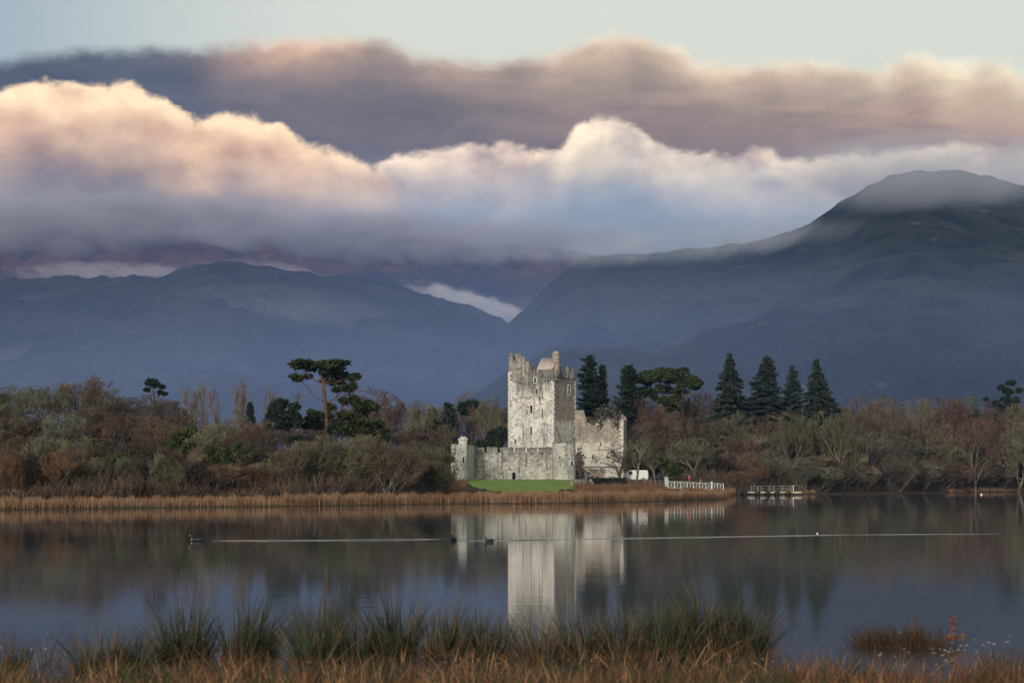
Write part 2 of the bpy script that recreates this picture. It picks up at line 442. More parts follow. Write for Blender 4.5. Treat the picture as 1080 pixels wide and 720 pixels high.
# ------------------------------------------------------------------ mountains
def fbm(x, y, seed, octs=6, rid=False):
    out = 0; a = 1; s = 1; tot = 0
    v = np.empty(np.shape(x)); fx = np.ravel(x); fy = np.ravel(y); r = np.empty(fx.shape)
    for k in range(len(fx)):
        p = Vector((fx[k], fy[k], seed)); t = 0; a = 1; s = 1
        for o_ in range(octs):
            n = mnoise.noise(p*s)
            t += a*((1 - 2*abs(n)) if rid else n); a *= 0.5; s *= 2.05
        r[k] = t
    return r.reshape(np.shape(x))
def mountain_mat(name, heath, grass, rock, snow=None):
    m, t, p = principled(name, 0.95, 0.1)
    g = t.n.new('ShaderNodeNewGeometry').outputs['Position']
    n = t.noise(t.map(g, (1, 1, 1.6)), 0.0045, 7, 0.62)
    n2 = t.noise(t.map(g, (1, 1, 2.2)), 0.022, 6, 0.65)
    n3 = t.noise(t.map(g, (1, 1, 0.35)), 0.05, 4, 0.65)
    c = t.mix(t.ramp(n, 0.38, 0.62), heath, grass)
    c = t.mix(t.m('MULTIPLY', t.ramp(n2, 0.45, 0.68), 0.7), c, tuple(x*0.45 for x in heath))
    c = t.mix(t.m('MULTIPLY', t.ramp(n3, 0.60, 0.76), 0.6), c, rock)
    t.l.new(c, p.inputs['Base Color'])
    t.l.new(t.bump(t.m('ADD', n2, t.m('MULTIPLY', n3, 0.5)), 1.0, 18.0), p.inputs['Normal'])
    return m
def mountain(crest, Dc, Df, Db, seed, mat, amp, nu=420, nt=150, pw=0.8, px0=-500, px1=1600):
    pxs = np.linspace(px0, px1, nu)
    cy = np.interp(pxs, [c[0] for c in crest], [c[1] for c in crest])
    k = np.ones(7)/7; cy = np.convolve(np.pad(cy, 3, 'edge'), k, 'valid')
    Dcv = Dc + 0*pxs
    t = np.concatenate([np.linspace(0, 1, nt), 1 + np.linspace(0.03, 1, 18)])
    T, PXM = np.meshgrid(t, pxs, indexing='ij')
    CY = np.repeat(cy[None, :], len(t), 0)
    Dm = np.where(T <= 1, Df + (Dc - Df)*T, Dc + (Db - Dc)*(T - 1))
    zc = np.maximum((HZ - CY)/F*Dc + EYE, 4)
    prof = np.where(T <= 1, np.clip(T, 0, 1)**pw, 1 - (T - 1)**1.2)
    x = (PXM - 540)/F*Dm
    fr = fbm(x/700, Dm/700, seed, 6, True)
    fn = fbm(x/260, Dm/420, seed + 9, 5)
    wgt = np.where(T <= 1, np.clip(1.25*(1 - T), 0, 1)*np.clip(T*4, 0, 1), 0.3)
    gul = fbm(x/75, Dm/190, seed + 21, 4, True)
    z = zc*prof + amp*wgt*(0.6*(fr - 1.0) + 0.6*fn)*np.minimum(1, zc/250) + 0.05*amp*fn + 0.12*amp*(gul - 0.9)*np.clip(T*4, 0, 1)*np.minimum(1, zc/250)
    # the crest keeps the outline of the photograph's ridge: nothing in front may stand higher in view
    lim = (zc - EYE)/Dc*Dm*0.992 + EYE
    z = np.where(T < 0.97, np.minimum(z, lim), z)
    z = np.where(T <= 0.001, -1.0, z)
    ob = MB().add(np.stack([x, Dm, z], 2), grid_faces(len(t), nu)).build('mountain', mat, smooth=True)
    return tag(ob, kind='structure')
mtR = mountain([(-500, 500), (330, 470), (400, 432), (450, 410), (490, 385), (530, 350), (560, 320), (590, 291), (612, 276), (640, 271), (700, 267), (760, 261), (800, 254),
          (840, 244), (870, 227), (900, 205), (930, 188), (960, 180), (990, 178), (1020, 182), (1050, 189), (1085, 197), (1180, 215), (1300, 270), (1600, 360)],
         2900, 1150, 4200, 1.0, mountain_mat('mountain_heath', (0.011, 0.014, 0.016), (0.040, 0.046, 0.042), (0.17, 0.17, 0.17)), 48)
mtL = mountain([(-500, 330), (-100, 305), (0, 300), (100, 294), (170, 290), (200, 284), (228, 277), (262, 281), (320, 288), (380, 296), (440, 308), (480, 318), (512, 328),
          (538, 342), (565, 362), (620, 405), (720, 470), (1600, 500)],
         3600, 1500, 4300, 5.0, mountain_mat('mountain_heath_left', (0.013, 0.014, 0.015), (0.042, 0.044, 0.042), (0.17, 0.17, 0.17)), 70)
mtF = mountain([(-500, 244), (0, 250), (150, 247), (300, 251), (420, 253), (520, 257), (600, 265), (680, 290), (900, 400), (1600, 480)],
         6200, 4700, 8000, 9.0, mountain_mat('far_mountain_bracken', (0.050, 0.026, 0.022), (0.120, 0.060, 0.036), (0.09, 0.065, 0.06)), 120)

# ------------------------------------------------------------------ haze and mist
def box_obj(name, x0, x1, y0, y1, z0, z1):
    return MB().box(((x0+x1)/2, (y0+y1)/2, (z0+z1)/2), ((x1-x0)/2, (y1-y0)/2, (z1-z0)/2)).build(name)
HAZE = 0.000046
hz = box_obj('haze', -7000, 7000, -260, 8700, -2.8, 960)
hm = bpy.data.materials.new('haze_air'); hm.use_nodes = True; t = NT(hm.node_tree)
t.n.remove(t.n['Principled BSDF'])
pv_ = t.n.new('ShaderNodeVolumePrincipled'); pv_.inputs['Color'].default_value = (0.21, 0.42, 1.0, 1)
pv_.inputs['Density'].default_value = HAZE; pv_.inputs['Anisotropy'].default_value = 0.0
t.l.new(pv_.outputs[0], t.n['Material Output'].inputs['Volume'])
hz.data.materials.append(hm); tag(hz, 'pale blue air lying over the lake and the mountains', 'haze', kind='stuff')

def mist(px, py, D, wpx, hpx, depth, dens, tilt=0.0, thr=0.42, scale=3.0, aniso=(1, 1, 1.6), colr=(0.80, 0.83, 0.92), wid=0.40, seed=0):
    s = D/F
    me = MB().box((0, 0, 0), (1, 1, 1)); ob = me.build('mist')
    ob.location = (X(px, D), D, Zat(py, D)); ob.scale = (wpx/2*s, depth/2, hpx/2*s); ob.rotation_euler = (0, R(tilt), 0)
    m = bpy.data.materials.new('mist_vapour'); m.use_nodes = True; t = NT(m.node_tree)
    t.n.remove(t.n['Principled BSDF'])
    o = t.coord('Object'); q = t.sep(o)
    r2 = t.m('ADD', t.m('ADD', t.m('MULTIPLY', q[0], q[0]), t.m('MULTIPLY', q[1], q[1])), t.m('MULTIPLY', q[2], q[2]))
    fall = t.ramp(r2, 0.0, 1.0, 1.0, 0.0)
    n = t.noise(t.map(o, (wpx/hpx*0.40*aniso[0], 0.18*aniso[1], 0.55*aniso[2]), (seed*3.7, seed*1.9, seed)), scale, 5, 0.6, 0.4)
    # ragged outline: the noise eats into the fall-off
    f = t.ramp(t.m('ADD', n, t.m('MULTIPLY', t.m('SUBTRACT', fall, 0.5), 0.62)), thr, thr + wid)
    den = t.m('MULTIPLY', t.m('MULTIPLY', f, fall), dens)
    v = t.n.new('ShaderNodeVolumePrincipled'); v.inputs['Color'].default_value = (*colr, 1)
    t.put(v.inputs['Density'], den)
    t.l.new(v.outputs[0], t.n['Material Output'].inputs['Volume'])
    ob.data.materials.append(m)
    tag(ob, kind='stuff')
    return ob
mist(70, 236, 4720, 760, 96, 520, 0.0150, tilt=-2, thr=0.42, wid=.45, scale=2.2, colr=(.62, .62, .72), seed=1)
mist(390, 250, 5380, 620, 78, 560, 0.0150, tilt=3, thr=0.40, wid=.45, scale=2.2, colr=(.64, .65, .75), seed=21)
mist(590, 252, 4800, 330, 60, 360, 0.010, tilt=4, thr=0.38, wid=.6, scale=2.2, colr=(.66, .68, .78), seed=8)
mist(505, 326, 4500, 270, 54, 240, 0.022, tilt=17, thr=0.46, wid=.45, scale=3.0, colr=(.95, .92, .95), seed=2)
mist(120, 290, 4500, 330, 44, 300, 0.0055, tilt=2, thr=0.48, wid=.4, scale=2.6, colr=(.86, .80, .86), seed=3)
mist(270, 286, 4500, 220, 40, 300, 0.0045, tilt=6, thr=0.48, wid=.4, scale=2.6, colr=(.86, .80, .86), seed=13)
mist(1000, 180, 1450, 600, 112, 300, 0.0105, tilt=-3, thr=0.38, wid=.6, scale=1.7, colr=(.70, .75, .86), seed=4)
mist(735, 256, 2020, 480, 52, 360, 0.0076, tilt=-5, thr=0.38, wid=.6, scale=1.7, colr=(.76, .80, .90), seed=5)
mist(60, 388, 2000, 360, 70, 400, 0.0030, thr=0.48, wid=.4, scale=2.6, seed=6)
mist(330, 350, 2400, 460, 150, 400, 0.0009, tilt=12, thr=0.48, wid=.4, scale=2.6, seed=7)
mist(540, 475, 1500, 2800, 460, 1500, 0.00078, thr=0.02, wid=.5, scale=0.5, colr=(0.38, 0.55, 1.0), seed=9)

# ------------------------------------------------------------------ castle
def stone_mat(name, light, mid, dark, plaster=None, pz=None, weather_top=None, streak=0.6, moss=0.25):
    """rubble limestone; plaster = colour of the render surviving below height pz"""
    m, t, p = principled(name, 0.92, 0.15)
    o = t.coord('Object'); q = t.sep(o)
    cell = t.voro(t.map(o, (1, 1, 1.7)), 2.1, 'F1', 'Color')
    gap = t.voro(t.map(o, (1, 1, 1.7)), 2.1, 'DISTANCE_TO_EDGE')
    nb = t.noise(o, 0.33, 5, 0.62, 0.4); nm = t.noise(o, 1.1, 5, 0.65); nf = t.noise(o, 6.0, 3, 0.6)
    cs = t.sep(cell)
    c = t.mix(t.ramp(nb, 0.36, 0.62), mid, light)
    c = t.mix(t.m('MULTIPLY', t.ramp(cs[0], 0.62, 1.0), 0.55), c, dark)
    c = t.mix(t.m('MULTIPLY', t.ramp(cs[1], 0.70, 1.0), 0.55), c, tuple(min(0.75, x*1.35) for x in light))
    st = t.noise(t.map(o, (1.0, 1.0, 0.12)), 1.5, 5, 0.65)
    c = t.mix(t.m('MULTIPLY', t.ramp(st, 0.50, 0.70), streak), c, dark)
    if plaster is not None:
        edge = t.m('ADD', q[2], t.m('MULTIPLY', t.m('SUBTRACT', nm, 0.5), 3.0))
        pm_ = t.m('MULTIPLY', t.ramp(edge, pz - 0.5, pz + 0.5, 1.0, 0.0), t.ramp(nb, 0.25, 0.50, 0.55, 1.0))
        c = t.mix(pm_, c, t.mix(t.ramp(nm, 0.35, 0.7), plaster, tuple(x*0.72 for x in plaster)))
    if weather_top is not None:
        e2 = t.m('ADD', q[2], t.m('MULTIPLY', t.m('SUBTRACT', st, 0.5), 0.85*weather_top))
        c = t.mix(t.m('MULTIPLY', t.ramp(e2, weather_top - 2.2, weather_top + 1.5), 0.75), c, tuple(x*0.8 for x in dark))
    c = t.mix(t.m('MULTIPLY', t.ramp(nm, 0.56, 0.74), moss), c, (0.09, 0.09, 0.06))
    c = t.mix(t.ramp(gap, 0.0, 0.07, 0.35, 0.0), c, tuple(x*0.6 for x in dark))
    t.l.new(c, p.inputs['Base Color'])
    h = t.m('ADD', t.m('MULTIPLY', t.ramp(gap, 0, 0.12), 0.6), t.m('MULTIPLY', nf, 0.5))
    t.l.new(t.bump(h, 0.8, 0.10), p.inputs['Normal'])
    return m
S_KEEP = stone_mat('keep_limestone', (0.66, 0.67, 0.645), (0.40, 0.405, 0.385), (0.085, 0.088, 0.09), weather_top=16.2, streak=0.80)
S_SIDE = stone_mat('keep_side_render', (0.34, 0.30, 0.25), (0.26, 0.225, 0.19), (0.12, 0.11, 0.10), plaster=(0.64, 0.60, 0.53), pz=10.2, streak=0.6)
S_QUOIN = stone_mat('quoin_stone', (0.66, 0.65, 0.62), (0.52, 0.52, 0.50), (0.26, 0.26, 0.26), streak=0.25, moss=0.1)
S_DARK = stone_mat('lichened_parapet_stone', (0.30, 0.295, 0.27), (0.16, 0.16, 0.15), (0.045, 0.046, 0.048), streak=0.85, moss=0.4)
S_BAWN = stone_mat('bawn_rubble', (0.46, 0.455, 0.42), (0.30, 0.30, 0.28), (0.075, 0.077, 0.078), weather_top=4.7, streak=0.75, moss=0.3)
S_ROUND = stone_mat('round_tower_rubble', (0.46, 0.46, 0.42), (0.33, 0.335, 0.31), (0.12, 0.12, 0.12), weather_top=7.5, streak=0.5, moss=0.3)
S_RUIN = stone_mat('ruin_masonry', (0.32, 0.295, 0.26), (0.24, 0.225, 0.20), (0.11, 0.105, 0.10), plaster=(0.54, 0.525, 0.48), pz=6.4, streak=0.5, moss=0.3)
M_DARK = plain_mat('dark_opening', (0.010, 0.011, 0.014), 0.6, 0.2)
M_PANE = plain_mat('leaded_pane', (0.05, 0.065, 0.09), 0.25, 0.3)
M_FRAME = plain_mat('dressed_stone', (0.46, 0.47, 0.48), 0.9, 0.15)
M_ROOF = plain_mat('pale_roof_slab', (0.42, 0.37, 0.345), 0.8, 0.12, 2.0)
M_IVY = foliage_mat('ivy', (0.018, 0.026, 0.012), (0.045, 0.058, 0.026), 1.5)

def panel(mb, org, ud, L, z0, z1, nd, holes=(), depth=0.45, step=0.55, topf=None, jit=0.03, mi=0):
    """a wall face made of a fine grid with real openings; returns nothing, the reveals are part of it"""
    org = np.array(org, float); ud = np.array(ud, float); nd = np.array(nd, float)
    us_ = set(np.linspace(0, L, max(2, int(L/step) + 1))); zs_ = set(np.linspace(z0, z1, max(2, int((z1 - z0)/step) + 1)))
    for h in holes: us_ |= {h[0], h[1]}; zs_ |= {h[2], h[3]}
    us_ = np.array(sorted(us_)); zs_ = np.array(sorted(zs_))
    UU, ZZ = np.meshgrid(us_, zs_)
    J = np.random.uniform(-jit, jit, UU.shape); J[0] = 0; J[-1] = 0; J[:, 0] = 0; J[:, -1] = 0
    for h in holes:
        J[(UU >= h[0] - 1e-6) & (UU <= h[1] + 1e-6) & (ZZ >= h[2] - 1e-6) & (ZZ <= h[3] + 1e-6)] = 0
    pts = org + UU[..., None]*ud + nd*J[..., None]
    Z = ZZ.copy()
    if topf is not None:                      # ragged wall head
        zt = topf(us_)
        Z = z0 + (ZZ - z0)/(z1 - z0)*(np.maximum(zt, z0 + 0.3)[None, :] - z0)
    pts[..., 2] = Z
    nc = len(us_); faces = []
    for i in range(len(zs_) - 1):
        for j in range(nc - 1):
            uc, zc = (us_[j] + us_[j+1])/2, (zs_[i] + zs_[i+1])/2
            if any(h[0] < uc < h[1] and h[2] < zc < h[3] for h in holes): continue
            a = i*nc + j; faces.append([a, a + 1, a + nc + 1, a + nc])
    mb.add(pts.reshape(-1, 3), faces, mi)
    for h in holes:
        c = [org + ud*u_ + np.array([0, 0, z_]) for u_, z_ in ((h[0], h[2]), (h[1], h[2]), (h[1], h[3]), (h[0], h[3]))]
        bk = [p_ - nd*depth for p_ in c]
        mb.add(c + bk, [[0, 1, 5, 4], [1, 2, 6, 5], [2, 3, 7, 6], [3, 0, 4, 7]], mi)
def window(parent, org, ud, nd, h, depth=0.35, frame=None, mat=None, name='window', mull=False):
    org = np.array(org, float); ud = np.array(ud, float); nd = np.array(nd, float)
    rz = math.atan2(ud[1], ud[0])
    uc, zc = (h[0] + h[1])/2, (h[2] + h[3])/2
    c = org + ud*uc + np.array([0, 0, zc]) - nd*depth
    wdw = MB().box(c, ((h[1] - h[0])/2, 0.04, (h[3] - h[2])/2), rz).build(name, mat or M_DARK, parent)
    if frame:
        f = MB(); w2, h2 = (h[1] - h[0])/2, (h[3] - h[2])/2; cc = org + ud*uc + np.array([0, 0, zc])
        for s_ in (-1, 1):
            f.box(cc + ud*s_*(w2 + frame/2) - nd*0.05, (frame/2, 0.12, h2), rz)
            f.box(cc + np.array([0, 0, s_*(h2 + frame/2 + .001)]) - nd*0.05, (w2 + frame, 0.125, frame/2), rz)
        if mull:
            f.box(cc - nd*0.2, (0.07, 0.08, h2 - 0.003), rz)
        f.build('frame', M_FRAME, wdw)
    return wdw

TH = R(25.0)
KD = 338.0
kx, ky = X(584, KD), KD
kz = 2.45
fr_u = (-math.cos(TH), math.sin(TH), 0); fr_n = (-math.sin(TH), -math.cos(TH), 0)      # front face, running left from the near corner
rt_u = (math.sin(TH), math.cos(TH), 0); rt_n = (math.cos(TH), -math.sin(TH), 0)        # right face, running back
FL, RL = 48/F*KD/math.cos(TH)*1.005, 9.6
keep = empty('castle_keep', (kx, ky, kz))
tag(keep, 'tall square limestone tower house with broken battlements standing highest in the castle', 'castle tower')
def fz(py): return Zat(py, KD) - kz
def fu(px): return (584 - px)/F*KD/math.cos(TH)
def ru(px): return (px - 584)/F*KD/math.sin(TH)*1.0
KH = fz(396)
fw = [(565.6, 563.4, 403, 398, .16, M_PANE), (566.7, 565.2, 415, 410, 0, M_DARK), (561.6, 559.2, 435, 427, 0, M_DARK), (556.6, 555.2, 437, 431.5, .2, M_PANE),
      (573.0, 571.6, 440, 432, .12, M_PANE), (561.2, 559.4, 458, 450, .12, M_PANE), (544.2, 542.6, 467.5, 462.5, 0, M_DARK), (575.2, 574.2, 466, 461, 0, M_DARK), (570.2, 569.4, 423, 418.5, 0, M_DARK)]
fholes = [(fu(a), fu(b), fz(c), fz(d_)) for a, b, c, d_, _, _ in fw]
rw = [(ru(600.0), ru(602.6), fz(414.5), fz(405), .18, M_PANE, True), (ru(602.6), ru(604.4), fz(455.5), fz(447), .16, M_PANE, False), (ru(596), ru(597), fz(434), fz(429), 0, M_DARK, False),
      (ru(589.2), ru(590.2), fz(421), fz(417), 0, M_DARK, False)]
b = MB(); panel(b, (0, 0, 0), fr_u, FL, -0.6, KH, fr_n, fholes)
b.build('front_wall', S_KEEP, keep, True)
for h, q in zip(fholes, fw): window(keep, (0, 0, 0), fr_u, fr_n, h, frame=q[4] or None, mat=q[5])
b = MB(); panel(b, (0, 0, 0), rt_u, RL, -0.6, KH - 0.4, rt_n, [x[:4] for x in rw])
b.build('side_wall', S_SIDE, keep, True)
for x in rw: window(keep, (0, 0, 0), rt_u, rt_n, x[:4], frame=x[4] or None, mat=x[5], mull=x[6])
fu_, ru_ = np.array(fr_u), np.array(rt_u)
b = MB(); panel(b, fu_*FL, rt_u, RL, -0.6, KH, fr_u); panel(b, ru_*RL, fr_u, FL, -0.6, KH, rt_u)
c0 = [np.array([0, 0, KH - 0.45]), fu_*FL + [0, 0, KH - 0.45], fu_*FL + ru_*RL + [0, 0, KH - 0.45], ru_*RL + [0, 0, KH - 0.45]]
b.add(c0, [[0, 1, 2, 3]]); b.build('rear_wall', S_KEEP, keep)
# quoins: alternating long and short dressed blocks on the three visible corners
def quoins(parent, corner, d1, d2, z0, z1, seed):
    rs = random.Random(seed); q = MB(); z = z0; k = 0
    while z < z1 - 0.2:
        h = rs.uniform(0.30, 0.48); l1, l2 = (0.75, 0.38) if k % 2 else (0.38, 0.75)
        l1 *= rs.uniform(.8, 1.2); l2 *= rs.uniform(.8, 1.2)
        a_, b_ = np.array(d1), np.array(d2)
        if True:
            cen = np.array(corner) + a_*(l1/2 - 0.025) + b_*(l2/2 - 0.025) + [0, 0, z + h/2]
            q.box(cen, (l1/2, l2/2, h/2 + 0.004), math.atan2(d1[1], d1[0]), 0.008)
        z += h; k += 1
    return q.build('quoin_stones', S_QUOIN, parent)
quoins(keep, (0, 0, 0), fr_u, rt_u, 0, fz(400), 1)
quoins(keep, fu_*FL, tuple(-fu_), rt_u, 0, fz(392), 2)
quoins(keep, ru_*RL, fr_u, tuple(-ru_), 0, fz(398), 3)
# battlements: separate ragged merlons
def merlon(parent, p, ud, L, T, z0, z1, mat=None, ragged=0.25):
    """p = start on the outer edge, inward thickness T"""
    ud = np.array(ud, float); nin = np.array([-ud[1], ud[0], 0.0])
    if ragged < 0: nin = -nin; ragged = -ragged
    n = max(2, int(L/0.35)); mb = MB()
    top = z1 - np.random.uniform(0, ragged, n + 1)
    rows = []
    for i in range(n + 1):
        pt = np.array(p) + ud*L*i/n
        for off in (0, T):
            for z in (z0, top[i] if off == 0 else top[i] - random.uniform(0, .12)):
                j = np.random.uniform(-.03, .03, 3); j[2] *= 0.5
                q = pt + nin*off + j; q[2] = z; rows.append(q)
    f = []
    for i in range(n):
        a = i*4; c = a + 4
        f += [[a, c, c + 1, a + 1], [a + 2, a + 3, c + 3, c + 2], [a + 1, c + 1, c + 3, a + 3]]
    f += [[0, 1, 3, 2], [n*4, n*4 + 2, n*4 + 3, n*4 + 1]]
    return mb.add(rows, f).build('merlon', mat or S_DARK, parent)
zb = KH - 0.02
def fm(pxa, pxb, top, base=396.1, inset=0.0):       # merlon on the front wall between two photo columns
    merlon(keep, fu_*fu(pxb) + np.array(rt_u)*inset, fr_u, fu(pxa) - fu(pxb), 0.55, fz(base), fz(top), ragged=-0.28)
for a in ((536.6, 540.6, 370.5), (543.4, 549.6, 371), (550.2, 553.4, 374), (540.2, 543.9, 377), (553.6, 557.6, 379), (558.0, 561.6, 383.5), (562.2, 564.6, 388), (565.2, 568.4, 388), (569.0, 571.8, 390)):
    fm(*a)
def rm(pxa, pxb, top, base=397.6):
    merlon(keep, ru_*ru(pxa), rt_u, ru(pxb) - ru(pxa), 0.55, fz(base), fz(top), ragged=0.25)
for a in ((594.4, 598.4, 391), (598.8, 602.2, 383.5), (602.8, 604.6, 388), (604.8, 607.3, 384)): rm(*a)
# left corner turret returns and rear parapet, seen between the gaps
for k_ in range(6):
    merlon(keep, fu_*FL + ru_*(0.2 + k_*1.55), rt_u, 1.05, 0.55, KH - .1, fz(372 if k_ < 2 else 384), ragged=-0.3)
for k_ in range(5):
    merlon(keep, ru_*RL + fu_*(0.6 + k_*1.7), fr_u, 1.1, 0.55, KH - .5, fz(387), ragged=0.3)
# projecting machicolation box on the near corner
mb = MB(); zlo, zhi = fz(398), fz(391)
mb.box(fu_*0.85 - ru_*0.05 + np.array([0, 0, (zlo + zhi)/2]), (1.0, 0.42, (zhi - zlo)/2), math.atan2(fr_u[1], fr_u[0]), 0.02)
mb.box(fu_*(-0.05) + ru_*1.1 + np.array([0, 0, (zlo + zhi)/2]), (0.42, 1.2, (zhi - zlo)/2 - .02), math.atan2(fr_u[1], fr_u[0]), 0.02)
mach = mb.build('machicolation', S_KEEP, keep)
mb = MB()
for k_ in range(4): mb.box(fu_*(0.1 + 0.5*k_) - ru_*0.12 + np.array([0, 0, zlo - 0.28]), (0.12, 0.3, 0.26), math.atan2(fr_u[1], fr_u[0]), 0.02)
for k_ in range(4): mb.box(-fu_*0.12 + ru_*(0.3 + 0.55*k_) + np.array([0, 0, zlo - 0.28]), (0.3, 0.12, 0.26), math.atan2(fr_u[1], fr_u[0]), 0.02)
mb.build('corbel', S_DARK, mach)
fm(572.6, 577.6, 389.5, 391.2, -0.4); fm(578.4, 583.2, 388, 391.2, -0.4)
# stair turret (round capped chimney-like) on the right face
mb = MB(); cz = [fz(399), fz(378), fz(377.6), fz(376.4), fz(376.2), fz(371.5), fz(369.6), fz(368.7)]; rr = [0.72, 0.70, 0.80, 0.80, 0.66, 0.66, 0.48, 0.05]
tc = ru_*ru(590) + fu_*0.62
for i in range(7): mb.tubes([tc + [0, 0, cz[i]]], [tc + [0, 0, cz[i+1]]], [rr[i]], [rr[i+1]], 14)
mb.build('stair_turret', S_SIDE, keep, False)
# cap house roof
mb = MB(); gc = fu_*fu(572.5) + ru_*2.6; hl, hw = 1.42, 2.0
e0, e1 = fz(389), fz(375.8)
def gp(a, c, z): return gc + fu_*a + ru_*c + np.array([0, 0, z])
mb.add([gp(-hl-.1, -hw, e0), gp(hl, -hw, e0), gp(hl, hw, e0), gp(-hl-.1, hw, e0), gp(-hl-.2, 0, e1 - .15), gp(hl, 0, e1)], [[0, 1, 5, 4], [2, 3, 4, 5]])
mb.build('cap_house_roof', M_ROOF, keep)
mb = MB(); mb.add([gp(-hl, -hw+.1, KH-.4), gp(hl-.05, -hw+.1, KH-.4), gp(hl-.05, hw-.1, KH-.4), gp(-hl, hw-.1, KH-.4), gp(-hl, -hw+.1, e0-.02), gp(hl-.05, -hw+.1, e0-.02), gp(hl-.05, hw-.1, e0-.02), gp(-hl, hw-.1, e0-.02), gp(-hl, 0, e1-.3), gp(hl-.05, 0, e1-.1)],
        [[0, 1, 5, 4], [1, 2, 6, 5], [2, 3, 7, 6], [3, 0, 4, 7]]); mb.add([gp(hl-.05, -hw+.1, e0-.02), gp(hl-.05, hw-.1, e0-.02), gp(hl-.05, 0, e1-.1), gp(-hl, -hw+.1, e0-.02), gp(-hl, hw-.1, e0-.02), gp(-hl, 0, e1-.3)], [[0, 1, 2], [4, 3, 5]])
mb.build('cap_house_wall', S_DARK, keep)
# stone line of a vanished lean-to roof on the side wall
mb = MB(); pA, pB = ru_*ru(585.2) + np.array([0, 0, fz(448)]), ru_*ru(592.0) + np.array([0, 0, fz(466)])
mb.tubes([pA], [pB], [0.13], [0.13], 4); mb.build('lean_to_scar', S_DARK, keep)

# --- bawn wall with battlements and a low door
BD = 331.0
def bz(py, D=BD): return Zat(py, D)
bawn = empty('curtain_wall', (X(541, BD), BD, gz(X(541, BD), BD)))
tag(bawn, 'low weathered grey curtain wall with square merlons and a small arched doorway', 'castle wall', kind='thing')
g0 = bawn.location.z
def bx(px, D=BD): return X(px, D) - bawn.location.x
def lz(py): return bz(py) - g0
door = (bx(540.3), bx(543.7), -0.2, lz(498.2))
mb = MB(); xo = bx(498.5); Lb = bx(584.5) - xo
panel(mb, (xo, 0, 0), (1, 0, 0), Lb, -0.8, lz(477), (0, -1, 0), [(door[0] - xo, door[1] - xo, -0.2, door[3])], depth=0.9)
mb.add([(xo, 0, lz(477)), (xo + Lb, 0, lz(477)), (xo + Lb, 1.3, lz(477)), (xo, 1.3, lz(477)), (xo + Lb, 1.3, -.8), (xo, 1.3, -.8)], [[0, 1, 2, 3], [3, 2, 4, 5]])
mb.build('wall', S_BAWN, bawn, False)
dw = MB().box(((door[0] + door[1])/2, 0.86, door[3]/2 - .1), ((door[1] - door[0])/2 - .01, .04, door[3]/2 + .09)).build('door', M_DARK, bawn)
ar = MB(); xc = (door[0] + door[1])/2
for k_ in range(7):
    a0, a1 = math.pi*k_/7, math.pi*(k_ + 1)/7; rw_ = (door[1] - door[0])/2
    q0, q1 = rw_*.98, rw_*1.55
    ar.add([(xc + math.cos(a)*q, yy, door[3] - .06 + math.sin(a)*q*.9) for yy in (-0.06, 0.1) for a, q in ((a0, q0), (a1, q0), (a1, q1), (a0, q1))], [[0, 1, 2, 3], [4, 7, 6, 5], [0, 4, 5, 1], [1, 5, 6, 2], [2, 6, 7, 3], [3, 7, 4, 0]])
ar.build('door_arch', M_FRAME, bawn)
# (left px, right px, top py) of the merlons
for a, c_, tp in ((499.2, 511.0, 471.2), (513.2, 525.2, 470.8), (527.4, 541.6, 471.0), (543.0, 554.0, 471.3), (555.6, 566.2, 471.4), (568.0, 583.6, 471.0)):
    merlon(bawn, (bx(a), 0.02, 0), (1, 0, 0), bx(c_) - bx(a), 0.6, lz(477) - .003, lz(tp), S_BAWN, 0.14)
mb = MB()
for a in (511.0, 523.5, 536.5, 548.0, 560.0, 571.0, 579.0):    # drain chutes and stains' stone spouts
    MB().box((bx(a), -0.10, lz(477.6)), (0.13, 0.16, 0.12), 0, .02).build('water_spout', S_DARK, bawn)

# --- flanking bastion at the left end
fl = empty('flanking_bastion', (X(487, 322), 322.0, gz(X(487, 322), 322)))
tag(fl, 'pale stone bastion with a small rooftop block at the left end of the curtain wall', 'castle bastion')
def lx(px, D=322.0): return X(px, D) - fl.location.x
def l2(py, D=322.0): return Zat(py, D) - fl.location.z
mb = MB(); slit = (lx(488.2) - lx(476), lx(489.6) - lx(476), l2(488), l2(481.8))
Lf = lx(492) - lx(476)
panel(mb, (lx(476), 0, 0), (1, 0, 0), Lf, -1.0, l2(469), (0, -1, 0), [slit])
rx, ry = lx(492), 0
d2 = np.array([lx(500.5, 330) - rx, 8.4, 0]); L2_ = np.linalg.norm(d2); d2 /= L2_
panel(mb, (rx, 0, 0), tuple(d2), L2_, -1.0, l2(469), (d2[1], -d2[0], 0))
panel(mb, (lx(476), 8.4, 0), (0, -1, 0), 8.4, -1.0, l2(469), (-1, 0, 0))
tz = l2(469) - .05
mb.add([(lx(476), 0, tz), (rx, 0, tz), (rx + d2[0]*L2_, 8.4, tz), (lx(476), 8.4, tz)], [[0, 1, 2, 3]])
panel(mb, (rx + d2[0]*L2_, 8.4, 0), (-1, 0, 0), rx + d2[0]*L2_ - lx(476), -1.0, l2(469), (0, 1, 0))
mb.build('wall', S_ROUND, fl, False)
window(fl, (lx(476), 0, 0), (1, 0, 0), (0, -1, 0), slit, frame=.22, mat=M_DARK)
for a, c_ in ((476.1, 481.0), (483.0, 487.5), (489.0, 492.0)): merlon(fl, (lx(a), .02, 0), (1, 0, 0), lx(c_) - lx(a), .5, l2(469.05), l2(467.6), S_ROUND, .12)
mb = MB(); mb.box((lx(488), 1.6, (l2(470) + l2(464.2))/2), (0.66, 0.6, (l2(464.2) - l2(470))/2), 0, .03); mb.box((lx(488), 1.6, l2(463.0)), (0.80, 0.74, 0.14), 0, .02); mb.box((lx(488.3), 1.6, l2(461.2)), (0.55, 0.5, 0.16), 0, .02)
